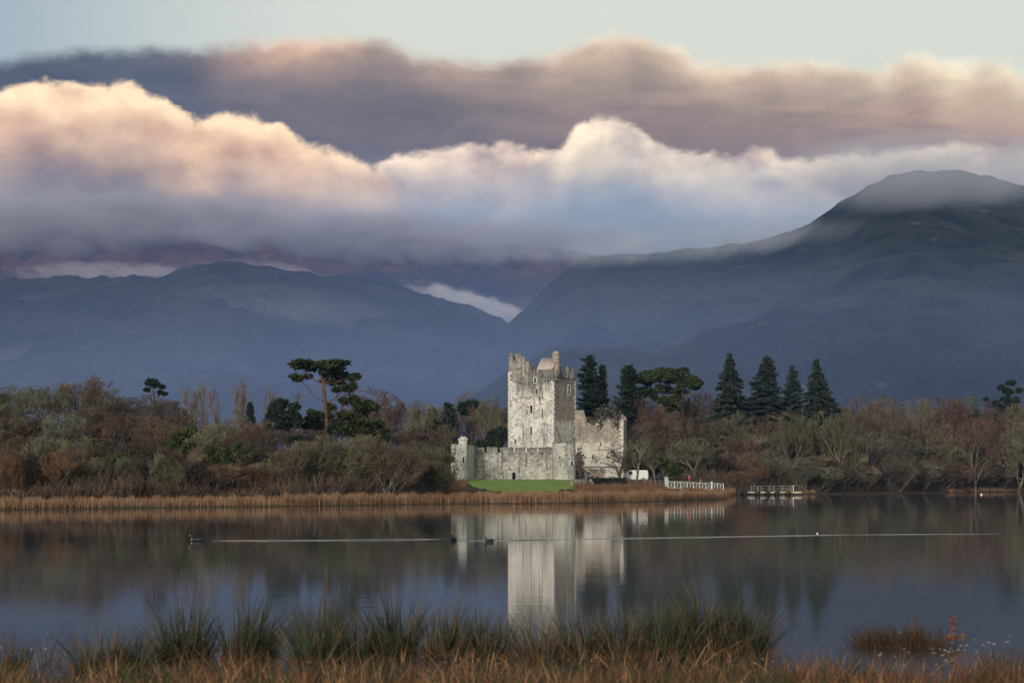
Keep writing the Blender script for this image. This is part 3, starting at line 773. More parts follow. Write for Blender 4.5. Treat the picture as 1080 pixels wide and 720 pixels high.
mb.build('rooftop_block', S_QUOIN, fl)
quoins(fl, (lx(476), 0, 0), (1, 0, 0), (0, 1, 0), 0, l2(470), 8)

# --- round corner tower
rt = empty('round_tower', (X(594.6, 329.0), 329.0, gz(X(594.6, 329.0), 329)))
tag(rt, 'squat round grey corner tower with a stepped top in front of the keep', 'castle tower')
RR = 12.2/F*329
def tz_(py, D=327.0): return Zat(py, D) - rt.location.z
mb = MB(); n = 40; zs = np.concatenate([[-1.0], np.linspace(0, tz_(467), 16)])
ang = np.arange(n)*2*math.pi/n
V_ = np.array([[[math.cos(a)*RR*(1.03 - 0.03*min(1, max(z, 0)/3)) + random.uniform(-.03, .03), math.sin(a)*RR + random.uniform(-.03, .03), z] for a in ang] for z in zs])
V_[-1, :, 2] += np.random.uniform(-.12, .12, n)
f = [[i*n + k_, i*n + (k_ + 1) % n, (i + 1)*n + (k_ + 1) % n, (i + 1)*n + k_] for i in range(len(zs) - 1) for k_ in range(n)]
mb.add(V_.reshape(-1, 3), f); mb.add(np.concatenate([V_[-1], [[0, 0, tz_(467)]]]), [[k_, (k_ + 1) % n, n] for k_ in range(n)])
mb.build('wall', S_ROUND, rt, False)
def arc_merlon(a0, a1, z0, z1):
    m_ = MB(); k = max(3, int((a1 - a0)/0.14)); rows = []
    for i in range(k + 1):
        a = a0 + (a1 - a0)*i/k; zt = z1 - random.uniform(0, .22)
        for r_ in (RR, RR - .5):
            rows += [(math.cos(a)*r_, math.sin(a)*r_, z0), (math.cos(a)*r_, math.sin(a)*r_, zt)]
    f = []
    for i in range(k):
        q = i*4; e = q + 4; f += [[q, e, e + 1, q + 1], [q + 2, q + 3, e + 3, e + 2], [q + 1, e + 1, e + 3, q + 3]]
    f += [[0, 1, 3, 2], [k*4, k*4 + 2, k*4 + 3, k*4 + 1]]
    m_.add(rows, f).build('merlon', S_DARK, rt)
zt = tz_(467.3)
for a0, a1, tp in ((math.pi*1.02, math.pi*1.30, 465.8), (math.pi*1.32, math.pi*1.52, 466.0), (math.pi*1.60, math.pi*1.70, 464.0), (math.pi*1.70, math.pi*2.02, 460.6), (math.pi*.3, math.pi*.62, 465), (math.pi*.7, math.pi*.95, 465)):
    arc_merlon(a0, a1, zt, tz_(tp))
wa = math.acos((602.4 - 594.6)/12.2)
for (pxw, pya, pyb, hw_) in ((602.4, 490.6, 486.2, .28), (590.4, 484, 480.5, .13)):
    aa = -math.acos((pxw - 594.6)/12.2); cx, cy = math.cos(aa)*RR*1.0, math.sin(aa)*RR*1.0
    zc_, hh = (tz_(pya) + tz_(pyb))/2, (tz_(pyb) - tz_(pya))/2
    q = MB(); q.box((cx, cy, zc_), (hw_, .10, hh), aa + math.pi/2); wd = q.build('window', M_PANE if hw_ > .2 else M_DARK, rt)
    q = MB()
    for s_ in (-1, 1):
        q.box((cx - math.sin(aa)*s_*(hw_ + .09), cy + math.cos(aa)*s_*(hw_ + .09), zc_), (.085, .16, hh + .15), aa + math.pi/2)
        q.box((cx, cy, zc_ + s_*(hh + .08)), (hw_ - .003, .155, .075), aa + math.pi/2)
    q.build('frame', M_FRAME, wd)

# --- ruined barracks block on the right
RD = 346.0
ru_o = empty('ruined_barracks', (X(634, RD), RD, gz(X(634, RD), RD)))
tag(ru_o, 'roofless ruined barrack block with ivy along its broken top, right of the keep', 'castle ruin')
def qx(px, D=RD): return X(px, D) - ru_o.location.x
def qz(py, D=RD): return Zat(py, D) - ru_o.location.z
tp_px = [606, 608, 612, 617, 617.6, 620, 624, 628, 632, 634, 640, 646, 650, 652, 653, 657.5]
tp_py = [433, 432.5, 432.5, 432, 444, 446, 446, 444, 447, 452, 447, 445, 449, 457, 444, 441]
xo = qx(606.4); Lr = qx(657.4) - xo
holes = [(qx(a) - xo, qx(c_) - xo, qz(e), qz(f_)) for a, c_, e, f_ in ((624.5, 626.0, 484, 479.5), (640.5, 642.0, 484, 479.5), (633, 634.2, 470, 466), (613.6, 615.6, 503.5, 497.5))]
# hole grid needs straight tops, so the wall is a straight lower part and a ragged upper part
mb = MB(); zmid = qz(458)
panel(mb, (xo, 0, 0), (1, 0, 0), Lr, -1.0, zmid, (0, -1, 0), holes)
topf = lambda u: np.interp(u + xo, [qx(p_) for p_ in tp_px], [qz(p_) for p_ in tp_py])
panel(mb, (xo, 0, 0), (1, 0, 0), Lr, zmid, qz(440), (0, -1, 0), topf=topf, step=0.3)
ex = qx(657.4); e2 = np.array([qx(660.8, RD + 9) - ex, 9.0, 0]); Le = np.linalg.norm(e2); e2 /= Le
panel(mb, (ex, 0, 0), tuple(e2), Le, -1.0, qz(441), (e2[1], -e2[0], 0), topf=lambda u: qz(441) - .25*np.abs(np.sin(u*2.1)))
panel(mb, (xo, .8, 0), (1, 0, 0), Lr, -1.0, qz(445), (0, 1, 0), topf=lambda u: topf(u) - .15)
us2 = np.linspace(0, Lr, 60); tt = topf(us2)
mb.add(np.concatenate([np.stack([us2 + xo, 0*us2, tt], 1), np.stack([us2 + xo, 0*us2 + .8, tt - .15], 1)]), [[i, i + 1, 61 + i, 60 + i] for i in range(59)])
# back wall
panel(mb, (ex + e2[0]*Le, 9, 0), (-1, 0, 0), Lr, -1.0, qz(438, RD + 9), (0, 1, 0), topf=lambda u: qz(441, RD + 9) + .9*np.sin(u*1.3)*np.sin(u*.7 + 1))
mb.build('wall', S_RUIN, ru_o, False)
for h in holes: window(ru_o, (xo, 0, 0), (1, 0, 0), (0, -1, 0), h, frame=.12, mat=M_DARK)
quoins(ru_o, (ex, 0, 0), (-1, 0, 0), tuple(e2), 0, qz(442), 12)
mb = MB().box((xo + Lr*.53, -.06, qz(492.2)), (Lr*.46, .10, .10), 0, .015); mb.build('string_course', S_DARK, ru_o)
mb = MB(); N = 750
cen = np.array([(621, 444), (626, 442), (631, 437), (634, 434), (638, 433.5), (642, 433), (646, 434), (650, 438), (653, 441), (634, 443), (641, 440), (633.5, 450), (648.5, 447)])
i_ = np.random.randint(0, len(cen), N); c = np.zeros((N, 3))
c[:, 0] = [qx(cen[k][0]) for k in i_]; c[:, 2] = [qz(cen[k][1]) for k in i_]
c += np.random.normal(0, 1, (N, 3))*[.42, .45, .38]; c[:, 1] += 0.35
a = np.random.normal(0, 1, (N, 3)); a /= np.linalg.norm(a, axis=1, keepdims=True); b_ = np.cross(a, np.random.normal(0, 1, (N, 3))); b_ /= np.linalg.norm(b_, axis=1, keepdims=True)
mb.quads(c, a*.15, b_*.13)
mb.build('ivy', foliage_mat('dead_ivy', (0.05, 0.05, 0.045), (0.10, 0.10, 0.09), 1.5), ru_o)
mb = MB(); N = 600; c = np.random.normal(0, 1, (N, 3))*[.45, .15, 1.6] + [qx(610.5), -.12, qz(494)]; c[:, 1] = -np.abs(c[:, 1]) * .6
a = np.random.normal(0, 1, (N, 3)); a /= np.linalg.norm(a, axis=1, keepdims=True); b_ = np.cross(a, np.random.normal(0, 1, (N, 3))); b_ /= np.linalg.norm(b_, axis=1, keepdims=True)
mb.quads(c, a*.16, b_*.14); mb.build('creeper', foliage_mat('brown_creeper', (0.07, 0.055, 0.045), (0.14, 0.11, 0.09), 1.5), ru_o)

# ------------------------------------------------------------------ vegetation: prototypes
def norm(v): return v/np.maximum(np.linalg.norm(v), 1e-9)
def rot_dir(d, ang, rs):
    a = np.cross(d, [0, 0, 1.0] if abs(d[2]) < .9 else [1.0, 0, 0]); a = norm(a); b = np.cross(d, a)
    ph = rs.uniform(0, 2*math.pi)
    return norm(d*math.cos(ang) + (a*math.cos(ph) + b*math.sin(ph))*math.sin(ang))
def bare_tree(seed, stems=1, trunk=0.22, kids=(6, 5, 5, 5), spread=(38, 42, 45, 48), ratio=(0.62, 0.62, 0.60, 0.55), up=0.25, twig=0.028, first=0.5, H=10.0, lean=0.0, rad=0.26, dome=True):
    """winter tree: limbs in one block of segments, fine twigs in another"""
    rs = random.Random(seed); limb = [[], [], [], []]; tw = [[], [], [], []]
    def put(lst, p0, p1, r0, r1):
        lst[0].append(p0); lst[1].append(p1); lst[2].append(r0); lst[3].append(r1)
    def grow(p, d, L, r, lev):
        nseg = 4 if lev == 0 else (3 if lev < 3 else (2 if lev == 3 else 1)); pts = [p]; dirs = [d]
        for i in range(nseg):
            d = norm(d + np.array([rs.gauss(0, .16), rs.gauss(0, .16), rs.gauss(0, .10) + up*0.25]))
            q = pts[-1] + d*L/nseg
            r0 = r*(1 - 0.6*i/nseg); r1 = r*(1 - 0.6*(i + 1)/nseg)
            put(limb if lev <= 2 else tw, pts[-1], q, max(r0, twig), max(r1, twig*.8))
            pts.append(q); dirs.append(d)
        if lev >= len(kids): return
        for k in range(kids[lev]):
            lo = trunk if lev == 0 else 0.3
            t = lo + (1 - lo)*(k + rs.random()*.8)/kids[lev] if kids[lev] > 1 else 1.0
            t = min(t, 1.0); i = min(int(t*nseg), nseg - 1); f = t*nseg - i
            b = pts[i]*(1 - f) + pts[i + 1]*f
            nd = rot_dir(dirs[min(i + 1, nseg)], R(spread[lev]*rs.uniform(.6, 1.35)), rs)
            nd = norm(nd + np.array([0, 0, up]))
            grow(b, nd, L*ratio[lev]*rs.uniform(.75, 1.2)*(1.15 - .35*t if lev == 0 else 1.0), max(r*0.48*(1 - .35*t), twig), lev + 1)
    for s_ in range(stems):
        a = rs.uniform(0, 2*math.pi); tl = 0 if stems == 1 else rs.uniform(.15, .6)
        d = norm(np.array([math.cos(a)*tl + lean, math.sin(a)*tl, 1.0]))
        p = np.array([math.cos(a), math.sin(a), 0])*(0 if stems == 1 else rs.uniform(.1, .45))
        grow(p, d, H*first*rs.uniform(.85, 1.1), rad*(1 if stems == 1 else .55), 0)
    T1 = np.array(tw[1]); top = max(np.percentile(T1[:, 2], 98.5), 1)
    k = H/top
    rr = np.percentile(np.hypot(T1[:, 0], T1[:, 1]), 93)*k; zc = H*.52
    def inside(p):                     # shoots beyond the crown's dome are cut back
        if not dome: return p
        q = np.stack([p[:, 0]/rr, p[:, 1]/rr, np.maximum(p[:, 2] - zc, 0)/(H - zc)], 1); rho = np.linalg.norm(q, axis=1)
        f = np.where(rho > .9, (.9 + .14*np.tanh((rho - .9)/.25))/np.maximum(rho, 1e-6), 1.0)
        o_ = p.copy(); o_[:, 0] *= f; o_[:, 1] *= f; o_[:, 2] = np.where(p[:, 2] > zc, zc + (p[:, 2] - zc)*f, p[:, 2]); return o_
    out = []
    for lst, n in ((limb, 5), (tw, 3)):
        p0, p1 = inside(np.array(lst[0])*k), inside(np.array(lst[1])*k)
        m_ = MB().tubes(p0, p1, np.array(lst[2])*(k**.5), np.array(lst[3])*(k**.5), n)
        out.append(m_)
    r95 = np.percentile(np.hypot(np.array(tw[1])[:, 0], np.array(tw[1])[:, 1]), 92)*k
    return out, r95

TW = {}
TW['brown'] = foliage_mat('twigs_brown', (0.073, 0.056, 0.043), (0.148, 0.118, 0.088), 0.5, 0.4)
TW['red'] = foliage_mat('twigs_reddish', (0.068, 0.043, 0.035), (0.128, 0.084, 0.068), 0.5, 0.4)
TW['olive'] = foliage_mat('twigs_olive', (0.067, 0.071, 0.040), (0.161, 0.154, 0.096), 0.5, 0.4)
TW['grey'] = foliage_mat('twigs_lichen_grey', (0.073, 0.073, 0.055), (0.153, 0.154, 0.113), 0.5, 0.4)
TW['orange'] = foliage_mat('twigs_russet', (0.096, 0.054, 0.033), (0.164, 0.103, 0.062), 0.5, 0.35)
TW['dark'] = foliage_mat('twigs_dark', (0.034, 0.026, 0.023), (0.079, 0.066, 0.052), 0.5, 0.4)
TW['pale'] = foliage_mat('twigs_pale', (0.094, 0.073, 0.056), (0.166, 0.133, 0.103), 0.5, 0.3)
BARK = foliage_mat('lichened_bark', (0.060, 0.055, 0.044), (0.145, 0.137, 0.106), 1.6, 0.4)
BARK_PALE = foliage_mat('pale_bark', (0.16, 0.145, 0.115), (0.28, 0.26, 0.21), 1.6, 0.3)
PROTO = {}
def register(kind, name, builds):
    PROTO[kind] = []
    for (out, r) in builds:
        tm = out[0].build('trunk', BARK); cm = out[1].build('crown', TW['brown'])
        PROTO[kind].append((name, tm.data, cm.data, r)); bpy.data.objects.remove(tm); bpy.data.objects.remove(cm)
register('dome', 'bare_tree', [bare_tree(s_, 1, .16, (8, 5, 5, 6), (42, 44, 48, 50), (.72, .62, .58, .5), .20, .026, .55) for s_ in (1, 2, 3)])
register('thicket', 'bare_shrub', [bare_tree(s_, 7, .12, (5, 5, 5, 4), (26, 34, 40, 45), (.55, .6, .58, .55), .30, .030, .7) for s_ in (11, 12, 13)])
register('willow', 'willow_tree', [bare_tree(s_, 4, .10, (6, 5, 6, 5), (36, 38, 42, 48), (.62, .62, .58, .55), .14, .024, .62, rad=.2) for s_ in (21, 22)])
register('poplar', 'poplar_tree', [bare_tree(s_, 1, .14, (15, 5, 5, 3), (26, 30, 34, 38), (.34, .5, .55, .5), .42, .016, .92, rad=.14, dome=False) for s_ in (31, 32)])
counts = []
TREES = []        # (object, px, row text, landmark text, kind text)
used_meshes = set()
def put_tree(kind, px, D, top, tw, sx=1.0, i=None, bark=None, width=None, zoff=-0.15):
    rs = random.Random(int(px*13 + D*7 + top))
    name, tm, cm, r = PROTO[kind][rs.randrange(len(PROTO[kind])) if i is None else i]
    x, y = X(px, D), D; z = gz(x, y) + zoff
    top -= 2 if kind != 'crook' else 0
    H = Zat(top, D) - z; k = H/10.0
    if width is not None: sx = (width/2/F*D)/(r*k)
    root = empty(name, (x, y, z), rs.uniform(0, 2*math.pi)); root.scale = (k*sx, k*sx, k)
    for nm, me, mt in (('trunk', tm, bark), ('crown', cm, TW[tw])):
        c_ = bpy.data.objects.new(nm, me); col.objects.link(c_); c_.parent = root
        if mt is not None: c_.material_slots[0].link = 'OBJECT'; c_.material_slots[0].material = mt
    return root

COLW = {'brown': 'brown', 'red': 'reddish', 'olive': 'olive', 'grey': 'grey', 'orange': 'russet', 'dark': 'dark', 'pale': 'pale'}
KINDW = {'dome': ('bare round {} tree', 'tree'), 'thicket': ('bare {} thicket shrub', 'shrub'), 'willow': ('bare spreading {} willow', 'tree'), 'poplar': ('tall thin {} poplar', 'tree')}
def lm(px):      # landmark segment
    for a, t_ in ((70, 'at far left'), (140, 'left of lone small pine'), (195, 'under lone small pine'), (275, 'left of round dark pine'), (330, 'below round dark pine'),
                  (415, 'around tall umbrella pine'), (478, 'left of curtain wall'), (540, 'left behind the keep'), (665, 'behind ruined barracks'), (690, 'just right of ruin'),
                  (745, 'below flat topped pine'), (800, 'below leftmost spruce'), (850, 'below middle spruces'), (900, 'below rightmost spruce'), (1000, 'right of the spruces'), (1180, 'near ragged pine')):
        if px < a: return t_
    return 'at far right'
def add(kind, px, D, top, tw, row, **kw):
    o = put_tree(kind, px, D, top, tw, **kw); TREES.append((o, px, row, kind, tw)); return o

# skyline rows, (px, top) chains; trees are spread along them
def chain(pts, n, D, kinds, tws, row, jit=5, Dj=14, width=None, seed=0, ptop=6.0):
    rs = random.Random(seed); xs = [p_[0] for p_ in pts]; ys = [p_[1] for p_ in pts]
    for k in range(n):
        px = xs[0] + (xs[-1] - xs[0])*(k + .5)/n + rs.uniform(-jit, jit)
        top = float(np.interp(px, xs, ys)) + rs.uniform(-ptop, ptop)
        add(rs.choice(kinds), px, D(px) + rs.uniform(-Dj, Dj) if callable(D) else D + rs.uniform(-Dj, Dj), top, rs.choice(tws), row, width=(rs.uniform(*width) if width else None))
SKY, MID, FRONT = 'on skyline', 'in mid wood', 'by the water'
# left wood
chain([(-40, 412), (0, 409), (60, 397), (95, 396), (125, 410), (160, 420), (190, 424)], 10, 320, ['dome'], ['olive', 'brown', 'grey', 'brown'], SKY, 6, 12, (66, 92), 1)
add('dome', 108, 312, 396, 'brown', SKY, width=58)
for px, tp in ((196, 416), (208, 410), (220, 404), (233, 412), (247, 405), (262, 408), (278, 412), (318, 418)):
    add('poplar', px, 372, tp, 'pale', SKY, bark=BARK_PALE, width=30)
add('dome', 384, 330, 408, 'red', SKY, width=96); add('dome', 405, 326, 424, 'brown', SKY, width=70)
chain([(285, 440), (350, 440), (420, 436)], 4, 335, ['dome'], ['brown', 'dark'], SKY, 6, 8, (60, 80), 2)
chain([(425, 424), (445, 428), (470, 424), (500, 418), (530, 422), (545, 428)], 8, 400, ['dome'], ['brown', 'olive', 'pale', 'red'], SKY, 5, 16, (46, 66), 3)
chain([(-40, 440), (60, 432), (130, 430), (160, 442), (240, 444), (290, 446)], 14, 252, ['dome', 'thicket'], ['brown', 'olive', 'dark', 'red', 'grey'], MID, 6, 10, (56, 78), 4)
add('dome', 133, 236, 434, 'red', MID, width=80); add('dome', 168, 230, 442, 'red', MID, width=80); add('dome', 250, 226, 443, 'red', MID, width=86); add('dome', 215, 224, 448, 'olive', MID, width=74); add('dome', 285, 224, 452, 'dark', MID, width=64)
chain([(-30, 470), (40, 464), (110, 466), (190, 474), (300, 468)], 15, 200, ['thicket', 'dome'], ['orange', 'brown', 'dark', 'dark', 'olive'], MID, 6, 8, (48, 72), 5)
chain([(-30, 478), (0, 476), (90, 478), (180, 482), (290, 486)], 16, lambda p_: shore(p_) + 9, ['thicket', 'willow'], ['orange', 'olive', 'brown', 'orange', 'dark'], FRONT, 6, 4, (40, 62), 6)
for px, tp, wd in ((318, 466, 66), (344, 460, 80), (378, 458, 96), (408, 462, 96), (440, 466, 84), (462, 478, 50)):
    add('willow', px, shore(px) + (7 if px != 408 else 1.5), tp, 'olive' if px in (344, 378, 440) else 'brown', FRONT, width=wd)
chain([(300, 478), (380, 472), (470, 476)], 7, lambda p_: shore(p_) + 22, ['thicket', 'willow'], ['dark', 'brown', 'olive'], MID, 6, 5, (50, 70), 7)
chain([(425, 446), (478, 448)], 3, 300, ['dome'], ['red', 'brown', 'olive'], MID, 5, 10, (46, 60), 8)
# wood behind and right of the castle
chain([(596, 430), (640, 428), (690, 420)], 5, 430, ['dome'], ['red', 'brown', 'dark'], SKY, 5, 14, (46, 60), 9)
chain([(690, 426), (735, 412), (760, 422), (800, 428), (880, 426), (905, 418), (945, 424)], 12, 520, ['dome'], ['olive', 'brown', 'red', 'olive'], SKY, 6, 16, (50, 72), 10)
chain([(940, 426), (985, 413), (1030, 422), (1110, 428)], 9, 560, ['dome'], ['red', 'brown', 'olive', 'red'], SKY, 6, 16, (52, 74), 11)
chain([(668, 448), (700, 436), (760, 444), (810, 430), (850, 442), (910, 436), (960, 432), (1030, 436), (1100, 440)], 20, 468, ['dome'], ['red', 'brown', 'brown', 'olive', 'red'], SKY, 6, 14, (52, 78), 12)
chain([(668, 466), (720, 456), (790, 456), (850, 458), (920, 452), (1000, 456), (1100, 458)], 18, lambda p_: max(shore(p_) + 36, 395), ['dome', 'thicket', 'dome'], ['brown', 'red', 'olive', 'grey', 'brown'], MID, 6, 8, (50, 74), 13)
chain([(672, 484), (740, 476), (770, 482), (850, 478), (900, 474), (1000, 470), (1100, 474)], 18, lambda p_: max(shore(p_) + 18, 362), ['thicket', 'dome', 'thicket'], ['brown', 'dark', 'grey', 'olive', 'red'], MID, 6, 6, (44, 66), 14)
add('dome', 733, 352, 462, 'olive', MID, width=62); add('dome', 690, 356, 470, 'olive', MID, width=46)
add('thicket', 797, 366, 493, 'orange', FRONT, width=44); add('thicket', 778, 350, 497, 'orange', FRONT, width=34)
chain([(836, 496), (900, 492), (1000, 490), (1100, 490)], 20, lambda p_: shore(p_) + 6, ['thicket'], ['brown', 'grey', 'olive', 'dark', 'red'], FRONT, 6, 3, (36, 54), 15)
add('thicket', 948, shore(948) + 3, 487, 'grey', FRONT, width=44); add('thicket', 972, shore(972) + 3, 490, 'grey', FRONT, width=44); add('willow', 940, shore(940) + 8, 480, 'grey', FRONT, width=30)
chain([(985, 492), (1100, 488)], 6, lambda p_: shore(p_) + 3, ['thicket'], ['brown', 'olive', 'red', 'dark'], FRONT, 5, 2, (40, 52), 17)
add('dome', 680, 425, 418, 'red', SKY, width=56); add('dome', 716, 440, 420, 'red', SKY, width=60); add('dome', 741, 445, 414, 'olive', SKY, width=58); add('dome', 692, 400, 432, 'red', MID, width=60)
add('thicket', 1000, shore(1000) + 20, 470, 'grey', MID, width=34); add('thicket', 1058, shore(1058) + 22, 468, 'grey', MID, width=30)

chain([(752, 440), (800, 436), (850, 440), (900, 430)], 8, 408, ['dome'], ['red', 'brown', 'olive'], MID, 5, 6, (46, 62), 18)
chain([(655, 448), (700, 440), (745, 436)], 5, 398, ['dome'], ['red', 'brown', 'dark'], MID, 5, 8, (44, 58), 19)
# labels that single each tree out by row, landmark and, among equals, by order from the left
from collections import defaultdict
grp = defaultdict(list)
for t_ in TREES: grp[(t_[2], lm(t_[1]), t_[3], t_[4])].append(t_)
ORD = ['first', 'second', 'third', 'fourth', 'fifth', 'sixth', 'seventh']; NUM = ['', 'one', 'two', 'three', 'four', 'five', 'six', 'seven']
for (row, l_, kd, tw), lst in grp.items():
    lst.sort(key=lambda q: q[1]); n = len(lst); noun, cat = KINDW[kd]; noun = noun.format(COLW[tw])
    for k, q in enumerate(lst):
        pre = '' if n == 1 else (('left ' if k == 0 else 'right ') if n == 2 else ORD[k] + ' from left, ')
        tag(q[0], f'{pre}{noun} {row} {l_}', cat, 'bare winter trees of the lakeside wood' if cat == 'tree' else 'bare shrubs of the lakeside wood')

# ------------------------------------------------------------------ evergreens
NEEDLE = {'pine': foliage_mat('pine_needles', (0.015, 0.025, 0.011), (0.040, 0.057, 0.021), 0.9, 0.25),
          'dark': foliage_mat('dark_needles', (0.010, 0.018, 0.012), (0.026, 0.040, 0.024), 0.9, 0.25),
          'blue': foliage_mat('blue_green_needles', (0.013, 0.023, 0.021), (0.033, 0.048, 0.041), 0.9, 0.25),
          'ivy': foliage_mat('ivy_leaves', (0.014, 0.026, 0.008), (0.050, 0.072, 0.018), 0.9, 0.25)}
BARK_RED = foliage_mat('red_pine_bark', (0.070, 0.044, 0.035), (0.125, 0.076, 0.058), 1.2, 0.2)
BARK_DARK = foliage_mat('dark_bark', (0.035, 0.028, 0.022), (0.075, 0.06, 0.048), 1.2, 0.2)
def clump(mb, c, r, n, s, flat=0.55, rs=np.random):
    """needle tufts through an ellipsoid, thicker near its upper skin"""
    d = rs.normal(0, 1, (n, 3)); d /= np.linalg.norm(d, axis=1, keepdims=True)
    rad = rs.uniform(0, 1, (n, 1))**0.38
    rag = 1 + 0.22*np.sin(d[:, :1]*5 + c[0]*3)*np.sin(d[:, 1:2]*4 + c[2]*2)
    p = np.array(c) + d*rad*rag*np.array(r)
    p[:, 2] = np.where(p[:, 2] < c[2] - r[2]*.6, p[:, 2] + r[2]*.5, p[:, 2])
    a = rs.normal(0, 1, (n, 3)) + d*0.8; a[:, 2] = np.abs(a[:, 2])*flat + .2; a /= np.linalg.norm(a, axis=1, keepdims=True)
    b = np.cross(a, rs.normal(0, 1, (n, 3))); b /= np.linalg.norm(b, axis=1, keepdims=True)
    sz = s*rs.uniform(.6, 1.3, (n, 1))
    mb.leaves(p, a*sz, b*sz*.38)
def pine(name, px, D, trunk, clumps, label, limbs=True, needle='pine', bark=BARK_RED, r0=0.35, dens=19, s=0.46, group=None, extra=None):
    """trunk: [(px, py)], clumps: [(px, py, half width px, half height px)]"""
    x0, z0 = X(px, D), gz(X(px, D), D) - .2
    root = empty(name, (x0, D, z0)); k = D/F
    rs = random.Random(int(px*3)); nrs = np.random.RandomState(int(px*3))
    tp = [np.array([X(a, D) - x0, rs.uniform(-.2, .2)*i, Zat(b, D) - z0]) for i, (a, b) in enumerate(trunk)]
    tp[0] = np.array([0, 0, 0.0]); n = len(tp)
    tm = MB().path(tp, np.array([r0*(1 - .65*i/(n - 1)) for i in range(n)]), 8)
    cm = MB(); cs = []
    for (a, b, rw_, rh_) in clumps:
        c = np.array([X(a, D) - x0, rs.uniform(-.5, .5)*rw_*k*.7, Zat(b, D) - z0]); r = np.array([rw_*k, rw_*k*.85, rh_*k])
        nsub = max(2, int(rw_/2.6))
        for q in range(nsub):
            cc = c + np.array([rs.uniform(-.95, .95)*r[0], rs.uniform(-.9, .9)*r[1], rs.uniform(-.55, .5)*r[2]])
            if nsub <= 2: cc = c
            rr_ = r*np.array([.42, .42, .62])*rs.uniform(.7, 1.25) if nsub > 2 else r
            clump(cm, cc, rr_, int(dens*max(6, rr_[0]*rr_[2]*16)), s, .4, nrs)
        cs.append((c, r))
    for c, r in cs:
        # limb from the trunk below the clump
        zt = [p_ for p_ in tp if p_[2] < c[2] - .25*abs(c[0])] or [tp[0]]
        st = zt[-1]; mid = (st + c)/2 + np.array([0, 0, -.12*np.linalg.norm(c - st)])
        e = c - np.array([0, 0, r[2]*.3]); tm.path([st, mid, e], np.array([r0*.20, r0*.15, r0*.08]), 5)
        for q in range(4):
            e2 = c + np.array([rs.uniform(-.7, .7)*r[0], rs.uniform(-.7, .7)*r[1], 0.1*r[2]]); tm.path([mid, (mid + e2)/2 - [0, 0, .1], e2], np.array([r0*.10, r0*.08, r0*.05]), 4)
    tm.build('trunk', bark, root, True); cm.build('crown', NEEDLE[needle], root)
    if extra:     # ivy sleeve on the trunk
        im = MB()
        for (a, b, rw_, rh_) in extra: clump(im, (X(a, D) - x0, 0, Zat(b, D) - z0), (rw_*k, rw_*k, rh_*k), 260, .22, 1.0, nrs)
        im.build('ivy', NEEDLE['ivy'], root)
    return tag(root, label, 'pine tree', group)
pine('umbrella_pine', 346, 262, [(348, 505), (347, 470), (345, 450), (343, 425), (341, 405), (340, 392)],
     [(338, 384.5, 26.9, 5.1), (318, 387, 12.3, 3.5), (316, 398, 12.3, 3.1), (356, 390, 15.7, 5.7), (366, 397, 12.3, 5.9), (352, 402, 11.2, 4.1), (374, 408, 10.1, 5.9), (345, 394, 9.0, 3.2), (362, 410, 7.8, 3.5),
      (378, 424, 13.4, 7.4), (366, 422, 7.8, 4.1), (386, 432, 14.6, 6.8), (372, 437, 15.7, 5.4), (352, 430, 7.8, 4.1), (334, 437, 14.6, 7.4), (328, 446, 12.3, 6.8), (386, 446, 17.9, 6.1), (360, 444, 14.6, 6.8), (398, 453, 11.2, 5.4), (376, 456, 16.8, 6.8), (340, 452, 10.1, 8.1), (405, 462, 7.8, 4.1), (394, 464, 10.1, 5.4)],
     'tall red trunked pine with a wide umbrella crown and ivy on its lower stem', extra=[(346.5, 462, 4.6, 20), (345, 438, 4.0, 12)], r0=.42)
pine('round_pine', 303, 255, [(304, 500), (305, 470), (303, 455), (300, 440)],
     [(300, 437, 17, 14), (292, 444, 11, 9), (311, 441, 10, 10), (300, 428, 12, 6), (307, 462, 10, 2.5), (288, 452, 8, 5)],
     'dense dark round headed pine left of the tall umbrella pine', needle='dark', bark=BARK_DARK, dens=26)
pine('lone_pine', 163, 330, [(163, 440), (163.5, 425), (162, 414), (161, 408)], [(159.5, 403.5, 6.5, 4), (164, 406, 4.5, 3.5), (155, 411, 3, 1.2), (171, 408, 3, 1.0), (169, 414, 2, 1.6), (174, 415, 1.4, .8)],
     'lone small pine with a tufted top above the left skyline', needle='dark', bark=BARK_DARK, r0=.25, s=.45)
pine('flat_topped_pine', 699, 430, [(699, 480), (700, 455), (701, 432), (700, 415)],
     [(693, 397, 23, 8), (706, 395, 22, 7.5), (680, 403, 12, 7), (724, 402, 14, 7), (732, 407, 6, 5), (716, 411, 13, 5), (703, 424, 13, 8), (694, 412, 14, 7), (712, 393, 14, 5.5), (688, 418, 9, 6), (710, 430, 9, 6)],
     'broad flat topped pine on the skyline right of the ruined barracks', bark=BARK_DARK, r0=.5, s=.55, dens=20)
pine('ragged_pine', 1064, 560, [(1064, 455), (1064, 432), (1063, 415), (1063, 404)],
     [(1066, 404, 5, 2.6), (1056, 409, 3.5, 3), (1075, 412, 3.2, 2.6), (1063, 413, 5, 3.5), (1062, 421, 9, 4), (1070, 425, 8, 5), (1057, 427, 9, 4), (1066, 430, 10, 4), (1050, 424, 3, 1.2), (1040, 421, 2, .8)],
     'ragged gappy pine standing above the wood at the right edge', needle='dark', bark=BARK_DARK, r0=.4, s=.6, dens=20)
